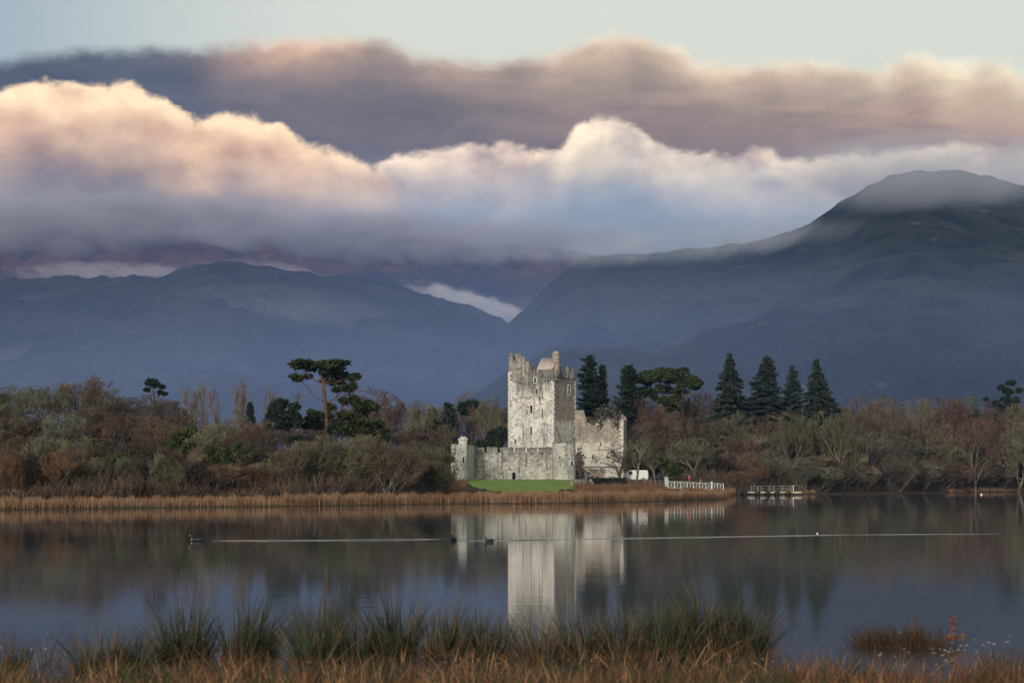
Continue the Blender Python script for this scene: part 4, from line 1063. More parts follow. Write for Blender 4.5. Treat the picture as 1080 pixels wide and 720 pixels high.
def spruce(name, px, D, top, base_w, label, needle='blue', droop=0.25, gap=0.0, bottom=470, seed=0, group=None, cat='conifer', pw=.85, thin=1.0, lopped=0.0):
    x0, z0 = X(px, D), gz(X(px, D), D) - .2; rs = np.random.RandomState(seed + int(px)); k = D/F
    root = empty(name, (x0, D, z0)); H = Zat(top, D) - z0; Rm = base_w/2*k; zb_ = Zat(bottom, D) - z0
    tm = MB().path([(0, 0, 0), (0, 0, H*.5), (0, 0, H*.995)], np.array([.38, .22, .03]), 7)
    cm = MB(); z = max(zb_, H*.1); cs = []; br = [[], []]
    while z < H*.985:
        t = (z - zb_)/(H - zb_); rr = Rm*max(.0, 1 - t)**pw + .25
        if lopped and t > 1 - lopped: rr = max(rr, Rm*.42)
        nb = max(5, int(12*thin)); off = rs.uniform(0, 6.28)
        for q in range(nb):
            if rs.rand() < gap: continue
            a = off + q*6.28/nb + rs.uniform(-.25, .25); L = rr*rs.choice([.55, .75, .9, 1.0, 1.1, 1.28])*rs.uniform(.9, 1.1); d = np.array([math.cos(a), math.sin(a), 0]); L *= 1 + .22*math.sin(a*1.0 + seed*1.9 + z*.35); sd = np.array([-d[1], d[0], 0])
            n = max(4, int(L/.22)); tt = np.linspace(.12, 1, n)
            p = d*(tt*L)[:, None]; p[:, 2] = z + rs.uniform(-.25, .25) - droop*L*tt**1.3 + .16*L*tt**3
            br[0].append([0, 0, z]); br[1].append(p[-1])
            for sgn in (-1, 0, 1):
                w_ = (1.05 - tt*.7)*L*.36
                ax = (d*.55 + sd*sgn*.9)*w_[:, None] + rs.normal(0, .05, (n, 3)); ax[:, 2] -= (.30*w_ if sgn else .0)
                bx_ = np.tile([0, 0, 1.0], (n, 1))*(.16 + .22*rs.rand(n, 1)) + sd*rs.uniform(-.12, .12, (n, 1)) + d*.10
                cs.append((p + ax*.6, ax*.75 + 0*ax, bx_))
        z += (.50 + .25*(1 - t))*rs.uniform(.8, 1.2)*(H/24)
    cm.leaves(*[np.concatenate([c[i] for c in cs]) for i in range(3)])
    cm.tubes(np.array(br[0]), np.array(br[1]), .06, .02, 3)
    tm.build('trunk', BARK_DARK, root, True); cm.build('crown', NEEDLE[needle], root)
    return tag(root, label, cat, group)
G4 = 'spruces on the right skyline'
spruce('spruce_tree', 770, 425, 371, 54, 'leftmost of four pointed spruces, standing apart on the right skyline', group=G4, seed=1, bottom=458, droop=.48, gap=.06, pw=.95)
spruce('spruce_tree', 809, 425, 373, 54, 'second of four spruces, broad and tall left of the narrow one', group=G4, seed=2, bottom=458, droop=.34, gap=.14, pw=.75)
spruce('spruce_tree', 835.5, 432, 383, 38, 'narrowest and shortest of the four spruces on the right skyline', group=G4, seed=3, bottom=458, droop=.40, gap=.24, pw=.85)
spruce('spruce_tree', 861.5, 425, 376, 54, 'rightmost of four pointed spruces on the right skyline', group=G4, seed=4, bottom=458, droop=.42, gap=.10, pw=1.05)
G5 = 'dark conifers behind the ruined barracks'
spruce('ragged_conifer', 622, 372, 374, 27, 'taller blunt topped dark conifer just right of the keep', 'dark', .12, .30, 470, 5, G5, pw=.35, lopped=.3)
spruce('ragged_conifer', 635, 376, 384, 22, 'shorter slim dark conifer beside the blunt topped one right of the keep', 'dark', .14, .28, 470, 6, G5, pw=.6)
spruce('cedar_tree', 662.5, 425, 383, 34, 'dark cedar like conifer touching the left side of the flat topped pine', 'dark', .10, .22, 450, 7, None, pw=.5)
spruce('young_conifer', 472, 395, 424, 18, 'blue green conifer behind the bare trees left of the curtain wall', 'blue', .15, .05, 466, 8, 'small conifers left of the castle', pw=.55, lopped=.2)
spruce('young_conifer', 456, 398, 429, 16, 'smaller blue green conifer at the left of the pair near the curtain wall', 'blue', .15, .08, 466, 9, 'small conifers left of the castle', pw=.6)
spruce('young_conifer', 264, 370, 424, 10, 'tiny conifer among the pale poplars left of the round dark pine', 'dark', .15, .1, 455, 10, 'small conifers left of the castle')
def bush(name, px, D, blobs, label, needle='ivy', cat='evergreen bush', s=.34, dens=60):
    x0, z0 = X(px, D), gz(X(px, D), D) - .1; k = D/F; root = empty(name, (x0, D, z0)); nrs = np.random.RandomState(int(px)); cm = MB()
    tm = MB(); rs = random.Random(int(px))
    for (a, b, rw_, rh_) in blobs:
        c = np.array([X(a, D) - x0, rs.uniform(-.4, .4)*rw_*k, Zat(b, D) - z0]); r = np.array([rw_*k, rw_*k, rh_*k])
        for q in range(5):
            cc = c + np.array([rs.uniform(-.6, .6), rs.uniform(-.6, .6), rs.uniform(-.5, .5)])*r
            clump(cm, cc, r*.62, int(dens*max(3, r[0]*r[2]*4)), s, 1.0, nrs)
        tm.path([(0, 0, 0), c*[.5, .5, .55], c], np.array([.22, .14, .06]), 5)
    tm.build('trunk', BARK_DARK, root); cm.build('crown', NEEDLE[needle], root)
    return tag(root, label, cat)
bush('evergreen_tree', 519, 352, [(512, 466, 9, 9), (522, 458, 9, 10), (530, 460, 8, 12), (517, 474, 12, 8)], 'dense dark evergreen behind the curtain wall left of the keep', 'dark', s=.4, dens=40)
bush('evergreen_tree', 495, 400, [(492, 432, 9, 8), (500, 428, 10, 8), (506, 436, 8, 9)], 'dull green evergreen left of the keep above the bastion', 'dark', s=.45, dens=22)
bush('evergreen_bush', 471, 340, [(469, 480, 6, 10), (471, 470, 5, 8)], 'dark upright evergreen bush at the left edge of the bastion', 'ivy')
bush('ivy_clad_tree', 874, 432, [(866, 434, 7, 5), (880, 436, 8, 6), (870, 446, 6, 6), (884, 447, 6, 5), (874, 460, 7, 5)], 'ivy clad tree below the rightmost spruce', 'ivy', s=.45, dens=26)
bush('ivy_clad_tree', 1028, 505, [(1030, 438, 5, 6), (1026, 446, 6, 8), (1028, 456, 6, 9)], 'small dark ivy clad tree left of the ragged pine', 'dark', s=.45, dens=26)
bush('gorse_bush', 196, 205, [(192, 460, 10, 8), (203, 455, 7, 5), (184, 468, 9, 8), (176, 472, 8, 6), (197, 472, 10, 8)], 'bright green bush in the left wood under the pale poplars', 'ivy', s=.24, dens=22)
bush('holly_bush', 232, 190, [(226, 478, 11, 9), (242, 480, 10, 9), (252, 472, 8, 7), (232, 490, 10, 8)], 'dull green holly bush left of the round dark pine near the water', 'ivy', s=.24, dens=16)
bush('holly_bush', 120, 176, [(112, 492, 10, 9), (126, 488, 8, 9), (100, 500, 9, 8)], 'dark green bush among russet shrubs at the left shore', 'ivy', s=.24, dens=24)
bush('laurel_bush', 8, 166, [(4, 516, 9, 9), (14, 522, 7, 6)], 'green laurel bush on the shore at the left edge', 'ivy', s=.22)
bush('laurel_bush', 702, 338, [(697, 490, 8, 9), (708, 494, 8, 8), (716, 498, 6, 6)], 'green leafy bush just left of the white railing', 'ivy', s=.3, dens=26)

# the two bare trees standing alone before the ruin
def lone_tree(px, py, top, width, label, i, bark, seed):
    g = on_ground(px, py); o = put_tree('crook', px, g.y, top, 'dark' if i == 0 else 'olive', width=width, i=i, bark=bark, zoff=-.05)
    return tag(o, label, 'tree', 'small bare trees by the ruin')
register('crook', 'bare_tree', [bare_tree(s_, st, .25, (6, 5, 4, 3), (48, 45, 45, 48), (.62, .58, .58, .55), .05, .030, .62, lean=ln, rad=.36, dome=False) for s_, st, ln in ((43, 2, -.35), (44, 1, .10))])
lone_tree(655, 511, 466, 62, 'small crooked bare tree leaning left in front of the ruined barracks', 0, foliage_mat('olive_bark', (0.045, 0.042, 0.032), (0.085, 0.080, 0.060), 1.6, 0.2), 1)
lone_tree(671, 511, 458, 40, 'pale stemmed bare tree beside the white van right of the ruin', 1, BARK_PALE, 2)

# ------------------------------------------------------------------ undergrowth, reeds, scrub
def scatter_strip(n, px0, px1, d0, d1, ok=None, pw=1.0):
    px = np.random.uniform(px0, px1, n); d = d0 + (d1 - d0)*np.random.uniform(0, 1, n)**pw
    D = shore(px) + d; x = (px - 540)/F*D
    if ok is not None:
        k = ok(px, D); px, D, x = px[k], D[k], x[k]
    return px, np.stack([x, D, land(x, D)], 1)
CASTLE_CLEAR = lambda px, D: ~((px > 470) & (px < 700) & (D < 372))
px, p = scatter_strip(68000, -250, 1330, 3, 150, lambda px, D: CASTLE_CLEAR(px, D) & ~((px > 690) & (px < 790) & (D < 345)), 1.7)
n = len(p); h = np.random.uniform(.7, 2.6, n)*np.clip(.6 + .5*np.sin(p[:, 0]*.21)*np.sin(p[:, 1]*.17) + .3, .3, 1.3)
ln = np.random.normal(0, .42, (n, 2)); e = p + np.concatenate([ln*h[:, None], h[:, None]], 1)
mb = MB(); mi = np.random.randint(0, 3, n)
for q in range(3): mb.tubes(p[mi == q], e[mi == q], .050, .016, 3, q)
e0 = p + (e - p)*.5
for q in range(3):
    kk = mi == q; l3 = np.random.normal(0, .5, (kk.sum(), 3)); l3[:, 2] = np.abs(l3[:, 2]) + .2
    mb.tubes(e0[kk], e0[kk] + l3*h[kk][:, None]*.5, .03, .012, 3, q)
o = mb.build('undergrowth', [TW['brown'], TW['dark'], TW['red']]); tag(o, 'brown leafless undergrowth filling the wood floor along the shore', 'undergrowth', kind='stuff')

REED = foliage_mat('reed_straw', (0.150, 0.083, 0.047), (0.225, 0.138, 0.082), 0.35, 0.0)
REED2 = foliage_mat('reed_straw_pale', (0.21, 0.140, 0.088), (0.28, 0.200, 0.132), 0.35, 0.0)
mb = MB()
def reeds(px0, px1, d0, d1, n, h0, h1, edge=0.0):
    px, p = scatter_strip(n, px0, px1, d0, d1)
    p[:, 2] = np.maximum(p[:, 2], -.25)
    n = len(p); h = np.random.uniform(h0, h1, n)*(.88 + .16*np.sin(px*.35) * np.sin(px*.113 + 2)) + np.maximum(0, -p[:, 2])
    mb.blades(p, h, np.random.normal(0, .10, (n, 2)), np.random.uniform(.022, .045, n), 0)
    k = np.random.rand(n) < .3
    mb.mi4[-1][:] = np.tile(k, 3).astype(int)
reeds(-250, 330, -1.5, 3.0, 13000, .40, .90)
reeds(300, 560, -1.5, 4.5, 11000, .70, 1.10)
reeds(540, 776, -1.5, 5.0, 12000, .80, 1.10)
reeds(776, 860, -1.0, 2.5, 700, .4, .9)
reeds(1000, 1300, -1.5, 3.5, 5000, .9, 1.3)
o = mb.build('reeds', [REED, REED2]); tag(o, 'straw coloured dead reed bed along the far shore', 'reeds', kind='stuff')

mb = MB(); RUST = [TW['orange'], TW['red'], foliage_mat('dead_bracken', (0.12, 0.060, 0.030), (0.19, 0.11, 0.06), .6, 0)]
def scrub(n, px0, px1, d0, d1, h0, h1, ok=None):
    px, p = scatter_strip(n, px0, px1, d0, d1, ok); n = len(p)
    h = np.random.uniform(h0, h1, n)*(.7 + .5*np.abs(np.sin(px*.21)*np.sin(px*.083 + 1)))
    mb.blades(p, h, np.random.normal(0, .45, (n, 2)), np.random.uniform(.03, .07, n)); mb.mi4[-1][:] = np.tile(np.random.randint(0, 3, n), 3)
scrub(6000, 606, 705, 4, 60, .3, .9); scrub(2500, 476, 620, 4, 14, .3, .8); scrub(5000, 690, 790, 3, 30, .3, .7); scrub(2500, 440, 492, 4, 90, .4, 1.4); scrub(3000, -200, 480, 3, 9, .4, 1.0)
scrub(1500, 655, 690, 40, 110, .3, .9)
o = mb.build('bracken', RUST); tag(o, 'low rusty bracken and scrub between the reeds and the castle', 'bracken', kind='stuff')

# hedge and low stone wall before the ruin
g = on_ground(640, 511.5); hd = MB(); nrs = np.random.RandomState(5)
root = empty('clipped_hedge', g); tag(root, 'low dark hedge in front of the ruined barracks', 'hedge')
for q in range(26):
    a = -14.5 + 29*q/25; clump(hd, ((a)*F/F*.165, nrs.uniform(-.3, .3), .55), (.55, .6, .55 + nrs.uniform(-.08, .12)), 150, .16, 1.0, nrs)
hd.build('foliage', NEEDLE['dark'], root)
st_ = MB()
for q in range(20): a = -2.3 + 4.6*q/19; st_.tubes([(a, 0, -.1)], [(a + .05, 0, .5)], .03, .02, 4)
st_.build('stem', BARK_DARK, root)
g = on_ground(613, 511.5); b = MB()
rs = random.Random(3)
for row in range(4):
    xx = -1.55 + rs.uniform(0, .2)
    while xx < 1.5:
        L = rs.uniform(.25, .55); b.box((xx + L/2, rs.uniform(-.03, .03), -.05 + row*.24), (L/2 - .008, .25, .115), 0, .02); xx += L
b.box((0, 0, .30), (1.5, .17, .5), 0, .02)
o = b.build('stone_wall', S_DARK); o.location = g; tag(o, 'short low dark stone wall between the round tower and the hedge', 'stone wall', kind='thing')

# ------------------------------------------------------------------ people
def person(px, py, h, label, coat, trousers, face=0.0, D=None):
    g = on_ground(px, py) if D is None else Vector((X(px, D), D, gz(X(px, D), D)))
    root = empty('person', g, face); k = h/1.75
    V_ = [(0, 0, .95), (0, 0, 1.18), (0, .01, 1.40), (0, 0, 1.52), (0, -.01, 1.62), (0, -.02, 1.72), (.09, 0, .90), (.11, .02, .50), (.11, .02, .08), (.12, -.13, .03), (-.09, 0, .90), (-.12, -.06, .50), (-.12, .06, .08), (-.13, -.08, .03),
          (.19, .01, 1.40), (.25, .03, 1.14), (.24, -.06, .90), (.24, -.09, .80), (-.19, .01, 1.40), (-.25, .03, 1.14), (-.24, -.06, .90), (-.24, -.09, .80)]
    E_ = [(0, 1), (1, 2), (2, 3), (3, 4), (4, 5), (0, 6), (6, 7), (7, 8), (8, 9), (0, 10), (10, 11), (11, 12), (12, 13), (2, 14), (14, 15), (15, 16), (16, 17), (2, 18), (18, 19), (19, 20), (20, 21)]
    rd = [.14, .13, .15, .06, .10, .085, .095, .065, .045, .04, .095, .065, .045, .04, .07, .05, .04, .035, .07, .05, .04, .035]
    bd = skin_obj('body', [tuple(c*k for c in v) for v in V_], E_, [r*k for r in rd], M_SKIN, root)
    c_ = skin_obj('coat', [tuple(c*k for c in V_[i]) for i in (0, 1, 2, 14, 15, 16, 18, 19, 20)], [(0, 1), (1, 2), (2, 3), (3, 4), (4, 5), (2, 6), (6, 7), (7, 8)], [r*k for r in (.185, .165, .18, .095, .075, .062, .095, .075, .062)], coat, root)
    t_ = skin_obj('trousers', [tuple(c*k for c in V_[i]) for i in (0, 6, 7, 8, 10, 11, 12)], [(0, 1), (1, 2), (2, 3), (0, 4), (4, 5), (5, 6)], [r*k for r in (.165, .12, .09, .07, .12, .09, .07)], trousers, root)
    hr = skin_obj('hair', [(0, .03*k, 1.66*k), (0, .02*k, 1.73*k)], [(0, 1)], [.105*k, .09*k], M_HAIR, root)
    return tag(root, label, 'person')
M_SKIN = plain_mat('skin', (0.50, 0.33, 0.25), .6, .05); M_HAIR = plain_mat('hair', (0.03, 0.02, 0.015), .7, .1)
C_BLUE = plain_mat('navy_coat', (0.02, 0.035, 0.16), .8, .1); C_RED = plain_mat('red_coat', (0.42, 0.02, 0.045), .8, .1); C_JEAN = plain_mat('jeans', (0.06, 0.09, 0.17), .85, .1); C_DARK = plain_mat('dark_trousers', (0.03, 0.03, 0.035), .85, .1); C_PINK = plain_mat('rose_coat', (0.34, 0.09, 0.10), .8, .1)
person(620.4, 505, 1.75, 'person in a navy blue coat standing before the ruined barracks', C_BLUE, C_JEAN, .3, D=335)
person(625, 505, 1.05, 'small person in a red jacket next to the one in navy', C_RED, C_DARK, -.5, D=336)

# ------------------------------------------------------------------ white van by the ruin
WHITE = plain_mat('white_paint', (0.56, 0.58, 0.60), .35, .04); GLASS = plain_mat('dark_glass', (0.03, 0.04, 0.06), .08, .2); TYRE = plain_mat('tyre_rubber', (0.02, 0.02, 0.02), .8, .2); STEEL = plain_mat('galvanised_steel', (0.24, 0.25, 0.26), .5, .15, metal=.6); CONC = plain_mat('concrete', (0.34, 0.36, 0.38), .9, .2)
VD = 352.0; vx = X(669, VD); vz = gz(vx, VD)
van = empty('parked_van', (vx, VD, vz), R(4)); tag(van, 'white van parked behind the pale stemmed tree right of the ruin', 'van')
prof = [(-2.35, .35), (2.3, .35), (2.38, .9), (2.34, 1.85), (2.1, 2.02), (-.9, 2.02), (-1.25, 1.9), (-1.85, 1.15), (-2.4, .95)]
bm = bmesh.new(); vs = [[bm.verts.new((a, s_*.92*(1 if c < 1.2 else .9), c)) for a, c in prof] for s_ in (-1, 1)]
bm.faces.new(vs[0]); bm.faces.new(vs[1][::-1]); n = len(prof)
for i in range(n): bm.faces.new([vs[0][(i + 1) % n], vs[0][i], vs[1][i], vs[1][(i + 1) % n]])
bmesh.ops.recalc_face_normals(bm, faces=bm.faces); bmesh.ops.bevel(bm, geom=list(bm.edges), offset=.06, segments=2, affect='EDGES')
me = bpy.data.meshes.new('body'); bm.to_mesh(me); bm.free(); link_mesh('body', me, WHITE, van)
MB().add([(-1.16, -.95, 1.25), (-.45, -.95, 1.25), (-.45, -.865, 1.82), (-1.05, -.865, 1.82)], [[0, 1, 2, 3]]).add([(-1.16, -.93, 1.25), (-.45, -.93, 1.25), (-.45, -.845, 1.82), (-1.05, -.845, 1.82)], [[3, 2, 1, 0]]).build('side_window', GLASS, van)
MB().box((-1.63, 0, 1.58), (.46, .74, .015), 0, 0, R(-51) * -1).build('windscreen', GLASS, van)
for wx_ in (-1.5, 1.45):
    for s_ in (-1, 1):
        wh = MB().tubes([(wx_, s_*.98, .34)], [(wx_, s_*.74, .34)], .34, .34, 18)
        ring = [(wx_ + math.cos(a)*.34, s_*.98, .34 + math.sin(a)*.34) for a in np.arange(18)*2*math.pi/18]
        wh.add(ring + [(wx_, s_*.98, .34)], [[k, (k + 1) % 18, 18] for k in range(18)]); w_o = wh.build('wheel', TYRE, van)
        MB().tubes([(wx_, s_*.985, .34)], [(wx_, s_*1.0, .34)], .19, .17, 12).add([(wx_ + math.cos(a)*.17, s_*1.0, .34 + math.sin(a)*.17) for a in np.arange(12)*2*math.pi/12] + [(wx_, s_*1.0, .34)], [[k, (k + 1) % 12, 12] for k in range(12)]).build('rim', STEEL, w_o)

# ------------------------------------------------------------------ railings and gate post
WPOST = plain_mat('white_painted_wood', (0.62, 0.62, 0.59), .8, .22)
gA, gB = on_ground(704.5, 516), on_ground(763, 518.0)
L_ = (gB - gA).to_2d().length; rz = math.atan2(gB.y - gA.y, gB.x - gA.x); sl = (gB.z - gA.z)/L_
ra = empty('white_railing', gA, rz); tag(ra, 'white painted railing with crossed bars running down to the jetty', 'railing')
npan = 9; hgt = 1.05
def rp(a, z): return (a, 0, sl*a + z)
for z, r_ in ((hgt, .075), (.22, .075)):
    MB().tubes([rp(0, z)], [rp(L_, z)], r_, r_, 4).build('rail', WPOST, ra)
for k in range(npan + 1):
    a = L_*k/npan; MB().tubes([rp(a, -.2)], [rp(a, hgt + (.10 if k not in (0, 7) else .28))], .075 if k != 7 else .16, .07 if k != 7 else .15, 4).build('post', WPOST, ra)
for k in range(npan):
    a0, a1 = L_*k/npan, L_*(k + 1)/npan; m_ = MB()
    m_.tubes([rp(a0, .25), rp(a0, hgt)], [rp(a1, hgt), rp(a1, .25)], .035, .035, 4)
    m_.tubes([rp((a0 + a1)/2, .25)], [rp((a0 + a1)/2, hgt)], .035, .035, 4); m_.build('cross_brace', WPOST, ra)
g = on_ground(703, 515.5); gp_ = empty('gate_post', g + Vector((-.05, -.1, 0))); tag(gp_, 'stout grey concrete post at the left end of the white railing', 'gate post')
MB().box((0, 0, .72), (.21, .21, .82), .1, .01).build('shaft', CONC, gp_); MB().box((0, 0, 1.6), (.26, .26, .06), .1, .01).build('cap', CONC, gp_)
gA, gB = on_ground(681, 512.8), on_ground(701.5, 514.6); L_ = (gB - gA).to_2d().length; rz = math.atan2(gB.y - gA.y, gB.x - gA.x); sl = (gB.z - gA.z)/L_
fe = empty('steel_fence', gA, rz); tag(fe, 'thin grey steel fence between the white van and the concrete post', 'fence')
for z in (.95, .6, .25): MB().tubes([rp(0, z)], [rp(L_, z)], .04, .04, 4).build('rail', STEEL, fe)
for k in range(5): a = L_*k/4; MB().tubes([rp(a, -.2)], [rp(a, 1.0)], .05, .05, 4).build('post', STEEL, fe)
person(727, 512, 1.7, 'person in a bright red coat behind the white railing', C_RED, C_DARK, 1.2, D=on_ground(727, 514).y + 1.2)
person(739, 512, 1.35, 'shorter person in a dull rose coat behind the white railing', C_PINK, C_DARK, 1.2, D=on_ground(739, 515).y + 1.0)

# ------------------------------------------------------------------ floating jetty
JD = 352.0; jx0, jx1 = X(775, JD), X(843, JD)
PLANK = plain_mat('pale_planks', (0.42, 0.42, 0.36), .8, .2); BLACK = plain_mat('black_float', (0.012, 0.012, 0.014), .6, .2); PALEC = plain_mat('bleached_timber', (0.50, 0.44, 0.36), .85, .12)
jt = empty('floating_jetty', ((jx0 + jx1)/2, JD, 0)); tag(jt, 'floating jetty on black pontoons with a thin steel handrail at the right of the reeds', 'jetty')
hj = (jx1 - jx0)/2
MB().box((0, 0, .50), (hj - .9, .9, .09), 0, 0).build('deck', PLANK, jt)
for px_ in (785, 798.5, 809, 819, 831):
    MB().box((X(px_, JD) - jt.location.x, -.06, .26), (.40, .98, .36), 0, .03).build('pontoon', BLACK, jt)
MB().box((hj - .55, -.1, .48), (.85, .8, .13), 0, .01).build('end_platform', PALEC, jt)
for s_ in (-.78, .78):
    xs_ = [X(px_, JD) - jt.location.x for px_ in (792, 799, 803, 811.5, 816, 825, 834.5)]
    for x_ in xs_: MB().tubes([(x_, s_, .55)], [(x_, s_, 1.62)], .045, .045, 5).build('post', STEEL, jt)
    for z in (1.62, 1.15): MB().tubes([(xs_[0], s_, z)], [(xs_[-1], s_, z)], .035, .035, 5).build('handrail', STEEL, jt)
MB().tubes([(X(836.5, JD) - jt.location.x, -.2, .55), (X(836.5, JD) - jt.location.x, -.2, 1.6)], [(X(836.5, JD) - jt.location.x, -.2, 1.6), (X(836.5, JD) - jt.location.x, -.2, 1.78)], [.06, .14], [.06, .10], 8).build('bollard', WHITE, jt)  # white bollard near the jetty's outer end, carries no lamp
p0 = X(778, 300)
MOOR = BARK_DARK
pq = Vector((X(778.5, 276), 276, 0)); o = MB().tubes([(0, 0, -.6), (0, 0, .95)], [(0, 0, .95), (0, 0, 1.0)], [.10, .09], [.09, .05], 8).build('mooring_post', MOOR); o.location = pq
tag(o, 'dark wooden mooring post at the right end of the reed bed', 'post')

# ------------------------------------------------------------------ waterfowl and their wakes
FEATH = plain_mat('black_feathers', (0.012, 0.012, 0.014), .6, .2); FEATW = plain_mat('white_feathers', (0.72, 0.72, 0.70), .7, .05); BILL = plain_mat('bill', (0.45, 0.42, 0.36), .5, .05)
def waterbird(px, py, L, rz, label, white=False):
    D = EYE*F/(py - HZ); root = empty('water_bird', (X(px, D), D, 0), rz); k = L/.4
    Vb = [(.02, 0, .05), (.14, 0, .06), (.21, 0, .085), (-.08, 0, .055), (-.15, 0, .075), (-.175, 0, .13), (-.18, 0, .19), (-.205, 0, .215), (-.245, 0, .205)]
    Eb = [(0, 1), (1, 2), (0, 3), (3, 4), (4, 5), (5, 6), (6, 7), (7, 8)]; rb = [.085, .07, .02, .085, .06, .032, .034, .034, .012]
    skin_obj('body', [tuple(c*k for c in v) for v in Vb], Eb, [r*k for r in rb], FEATH, root)
    skin_obj('bill', [(-.235*k, 0, .207*k), (-.27*k, 0, .200*k), (-.285*k, 0, .195*k)], [(0, 1), (1, 2)], [.014*k, .010*k, .004*k], BILL, root, 1)
    if white: skin_obj('breast_patch', [(-.165*k, 0, .06*k), (-.20*k, 0, .085*k)], [(0, 1)], [.055*k, .04*k], FEATW, root)
    return tag(root, label, 'water bird', 'water birds crossing the lake')
waterbird(208, 570.5, .40, 0, 'black water bird with a white breast leading the others at the left', True)
waterbird(478.5, 570.0, .46, R(75), 'middle black water bird seen end on left of the castle reflection')
waterbird(516.5, 571.0, .30, 0, 'smallest rear water bird swimming in front of the castle reflection')
D_ = EYE*F/(519.5 - HZ) - 4
# buoys
def buoy(px, py, r_, label):
    D = EYE*F/(py - HZ); root = empty('mooring_buoy', (X(px, D), D, 0)); m_ = MB(); zz = [-.9, -.6, 0, .5, .85, 1.0]; rr_ = [.3, .8, 1, .86, .5, .12]
    for i in range(5): m_.tubes([(0, 0, zz[i]*r_ + .1*r_)], [(0, 0, zz[i+1]*r_ + .1*r_)], rr_[i]*r_, rr_[i+1]*r_, 14)
    m_.build('float', WHITE, root); MB().tubes([(0, 0, r_)], [(0, 0, 1.5*r_)], .12*r_, .12*r_, 6).build('eye', STEEL, root)
    tag(root, label, 'buoy')
buoy(862, 562.5, .04, 'tiny white float on open water below the right wood')
buoy(1035, 521.5, .22, 'white mooring buoy near the reeds at the right shore')
# wakes: low ridges of water, real relief of the lake's own material
def wake(pts, h, wd, name='ripple'):
    P_ = []
    for px, py in pts:
        D = EYE*F/(py - HZ); P_.append((X(px, D), D))
    P_ = np.array(P_); xs_ = np.arange(P_[0, 0], P_[-1, 0], .12); ys_ = np.interp(xs_, P_[:, 0], P_[:, 1]) + .05*np.sin(xs_*1.7) + .03*np.sin(xs_*4.1 + 1)
    gate = .84 + .16*np.sin(xs_*.9 + 2*np.sin(xs_*.37) + P_[0, 1]); hh = h*(.85 + .15*np.sin(xs_*1.9 + 2*np.sin(xs_*.31)))*gate; n = len(xs_)
    taper = np.linspace(1, .40, n) if pts[0][0] > 470 else 1.0
    fade = taper*np.minimum(1, np.minimum(np.arange(n), n - 1 - np.arange(n))/9.0)
    hh = np.maximum(hh*fade, .002)
    rows = np.stack([np.stack([xs_, ys_ - wd, np.full(n, .004)], 1), np.stack([xs_, ys_ - wd*.4, .004 + hh*.7], 1), np.stack([xs_, ys_, .004 + hh], 1), np.stack([xs_, ys_ + wd*.4, .004 + hh*.7], 1), np.stack([xs_, ys_ + wd, np.full(n, .004)], 1)])
    f = grid_faces(5, n); o = MB().add(rows.reshape(-1, 3), f).build(name, WATER, smooth=True); tag(o, kind='structure'); return o
wake([(213, 570.2), (350, 569.6), (474, 568.4)], .034, .11, 'water_wake')
wake([(480, 570.5), (600, 568.6), (700, 567), (900, 563.7), (1080, 562.8)], .030, .10, 'water_wake'); wake([(480, 569.2), (540, 568.0)], .02, .16, 'water_wake')

# ------------------------------------------------------------------ foreground marsh
RUSH = [foliage_mat('rush_green', (0.016, 0.033, 0.015), (0.044, 0.068, 0.028), 4.0, .2), foliage_mat('rush_brown', (0.075, 0.050, 0.030), (0.14, 0.095, 0.06), 4.0, .2), foliage_mat('rush_dark', (0.012, 0.016, 0.011), (0.028, 0.034, 0.020), 4.0, .2)]
SEDGE = [foliage_mat('sedge_tan', (0.21, 0.112, 0.052), (0.33, 0.192, 0.095), 3.0, 0), foliage_mat('sedge_rust', (0.125, 0.058, 0.030), (0.19, 0.096, 0.048), 3.0, 0), foliage_mat('sedge_dark', (0.035, 0.024, 0.016), (0.075, 0.050, 0.032), 3.0, 0), RUSH[0]]
def rush(px, py, top, wpx, n, label, green=.6, lean=.0):
    D = EYE*F/(py - HZ) if py > HZ else 20; k = D/F; x0 = X(px, D); z0 = float(max(gz(x0, D), -.30)); root = empty('rush_clump', (x0, D, z0))
    H = Zat(top, D) - z0
    rs = np.random.RandomState(int(px)); a = rs.uniform(0, 6.283, n); r_ = np.sqrt(rs.uniform(0, 1, n))
    base = np.stack([np.cos(a)*r_*wpx*k*.36, np.sin(a)*r_*wpx*k*.45, np.zeros(n)], 1)
    H *= 1.42; n = int(n*1.35); a = rs.uniform(0, 6.283, n); r_ = np.sqrt(rs.uniform(0, 1, n)); base = np.stack([np.cos(a)*r_*wpx*k*.35, np.sin(a)*r_*wpx*k*.45, np.zeros(n)], 1); h = H*rs.beta(2.2, 1.6, n)*1.05*(1 - .25*r_)
    lean += rs.normal(0, .10)
    ln = np.stack([np.cos(a)*r_*rs.uniform(.2, .5) + rs.normal(lean, .21, n), np.sin(a)*r_*.3 + rs.normal(0, .14, n)], 1)
    mb = MB(); np.random.seed(int(px)); mb.blades(base, h, ln, rs.uniform(.008, .016, n))
    mi = np.where(rs.rand(n) < green, np.where(rs.rand(n) < .5, 0, 2), 1); mb.mi4[-1][:] = np.tile(mi, 3)
    nb_ = n//7; bb = base[:nb_]*1.2; mb.blades(bb, H*rs.uniform(.35, .7, nb_), rs.normal(0, .75, (nb_, 2)), rs.uniform(.007, .013, nb_)); mb.mi4[-1][:] = 1
    mb.build('stems', RUSH if green > .2 else [SEDGE[1], SEDGE[2], RUSH[2]], root)
    nl = n//2; ll = MB(); b2 = base[:nl]*1.1; ll.blades(b2, H*rs.uniform(.15, .42, nl), rs.normal(0, .7, (nl, 2)), rs.uniform(.010, .02, nl)); ll.build('dead_leaves', SEDGE[1], root)
    return tag(root, label, 'rushes', 'rush clumps along the near shore')
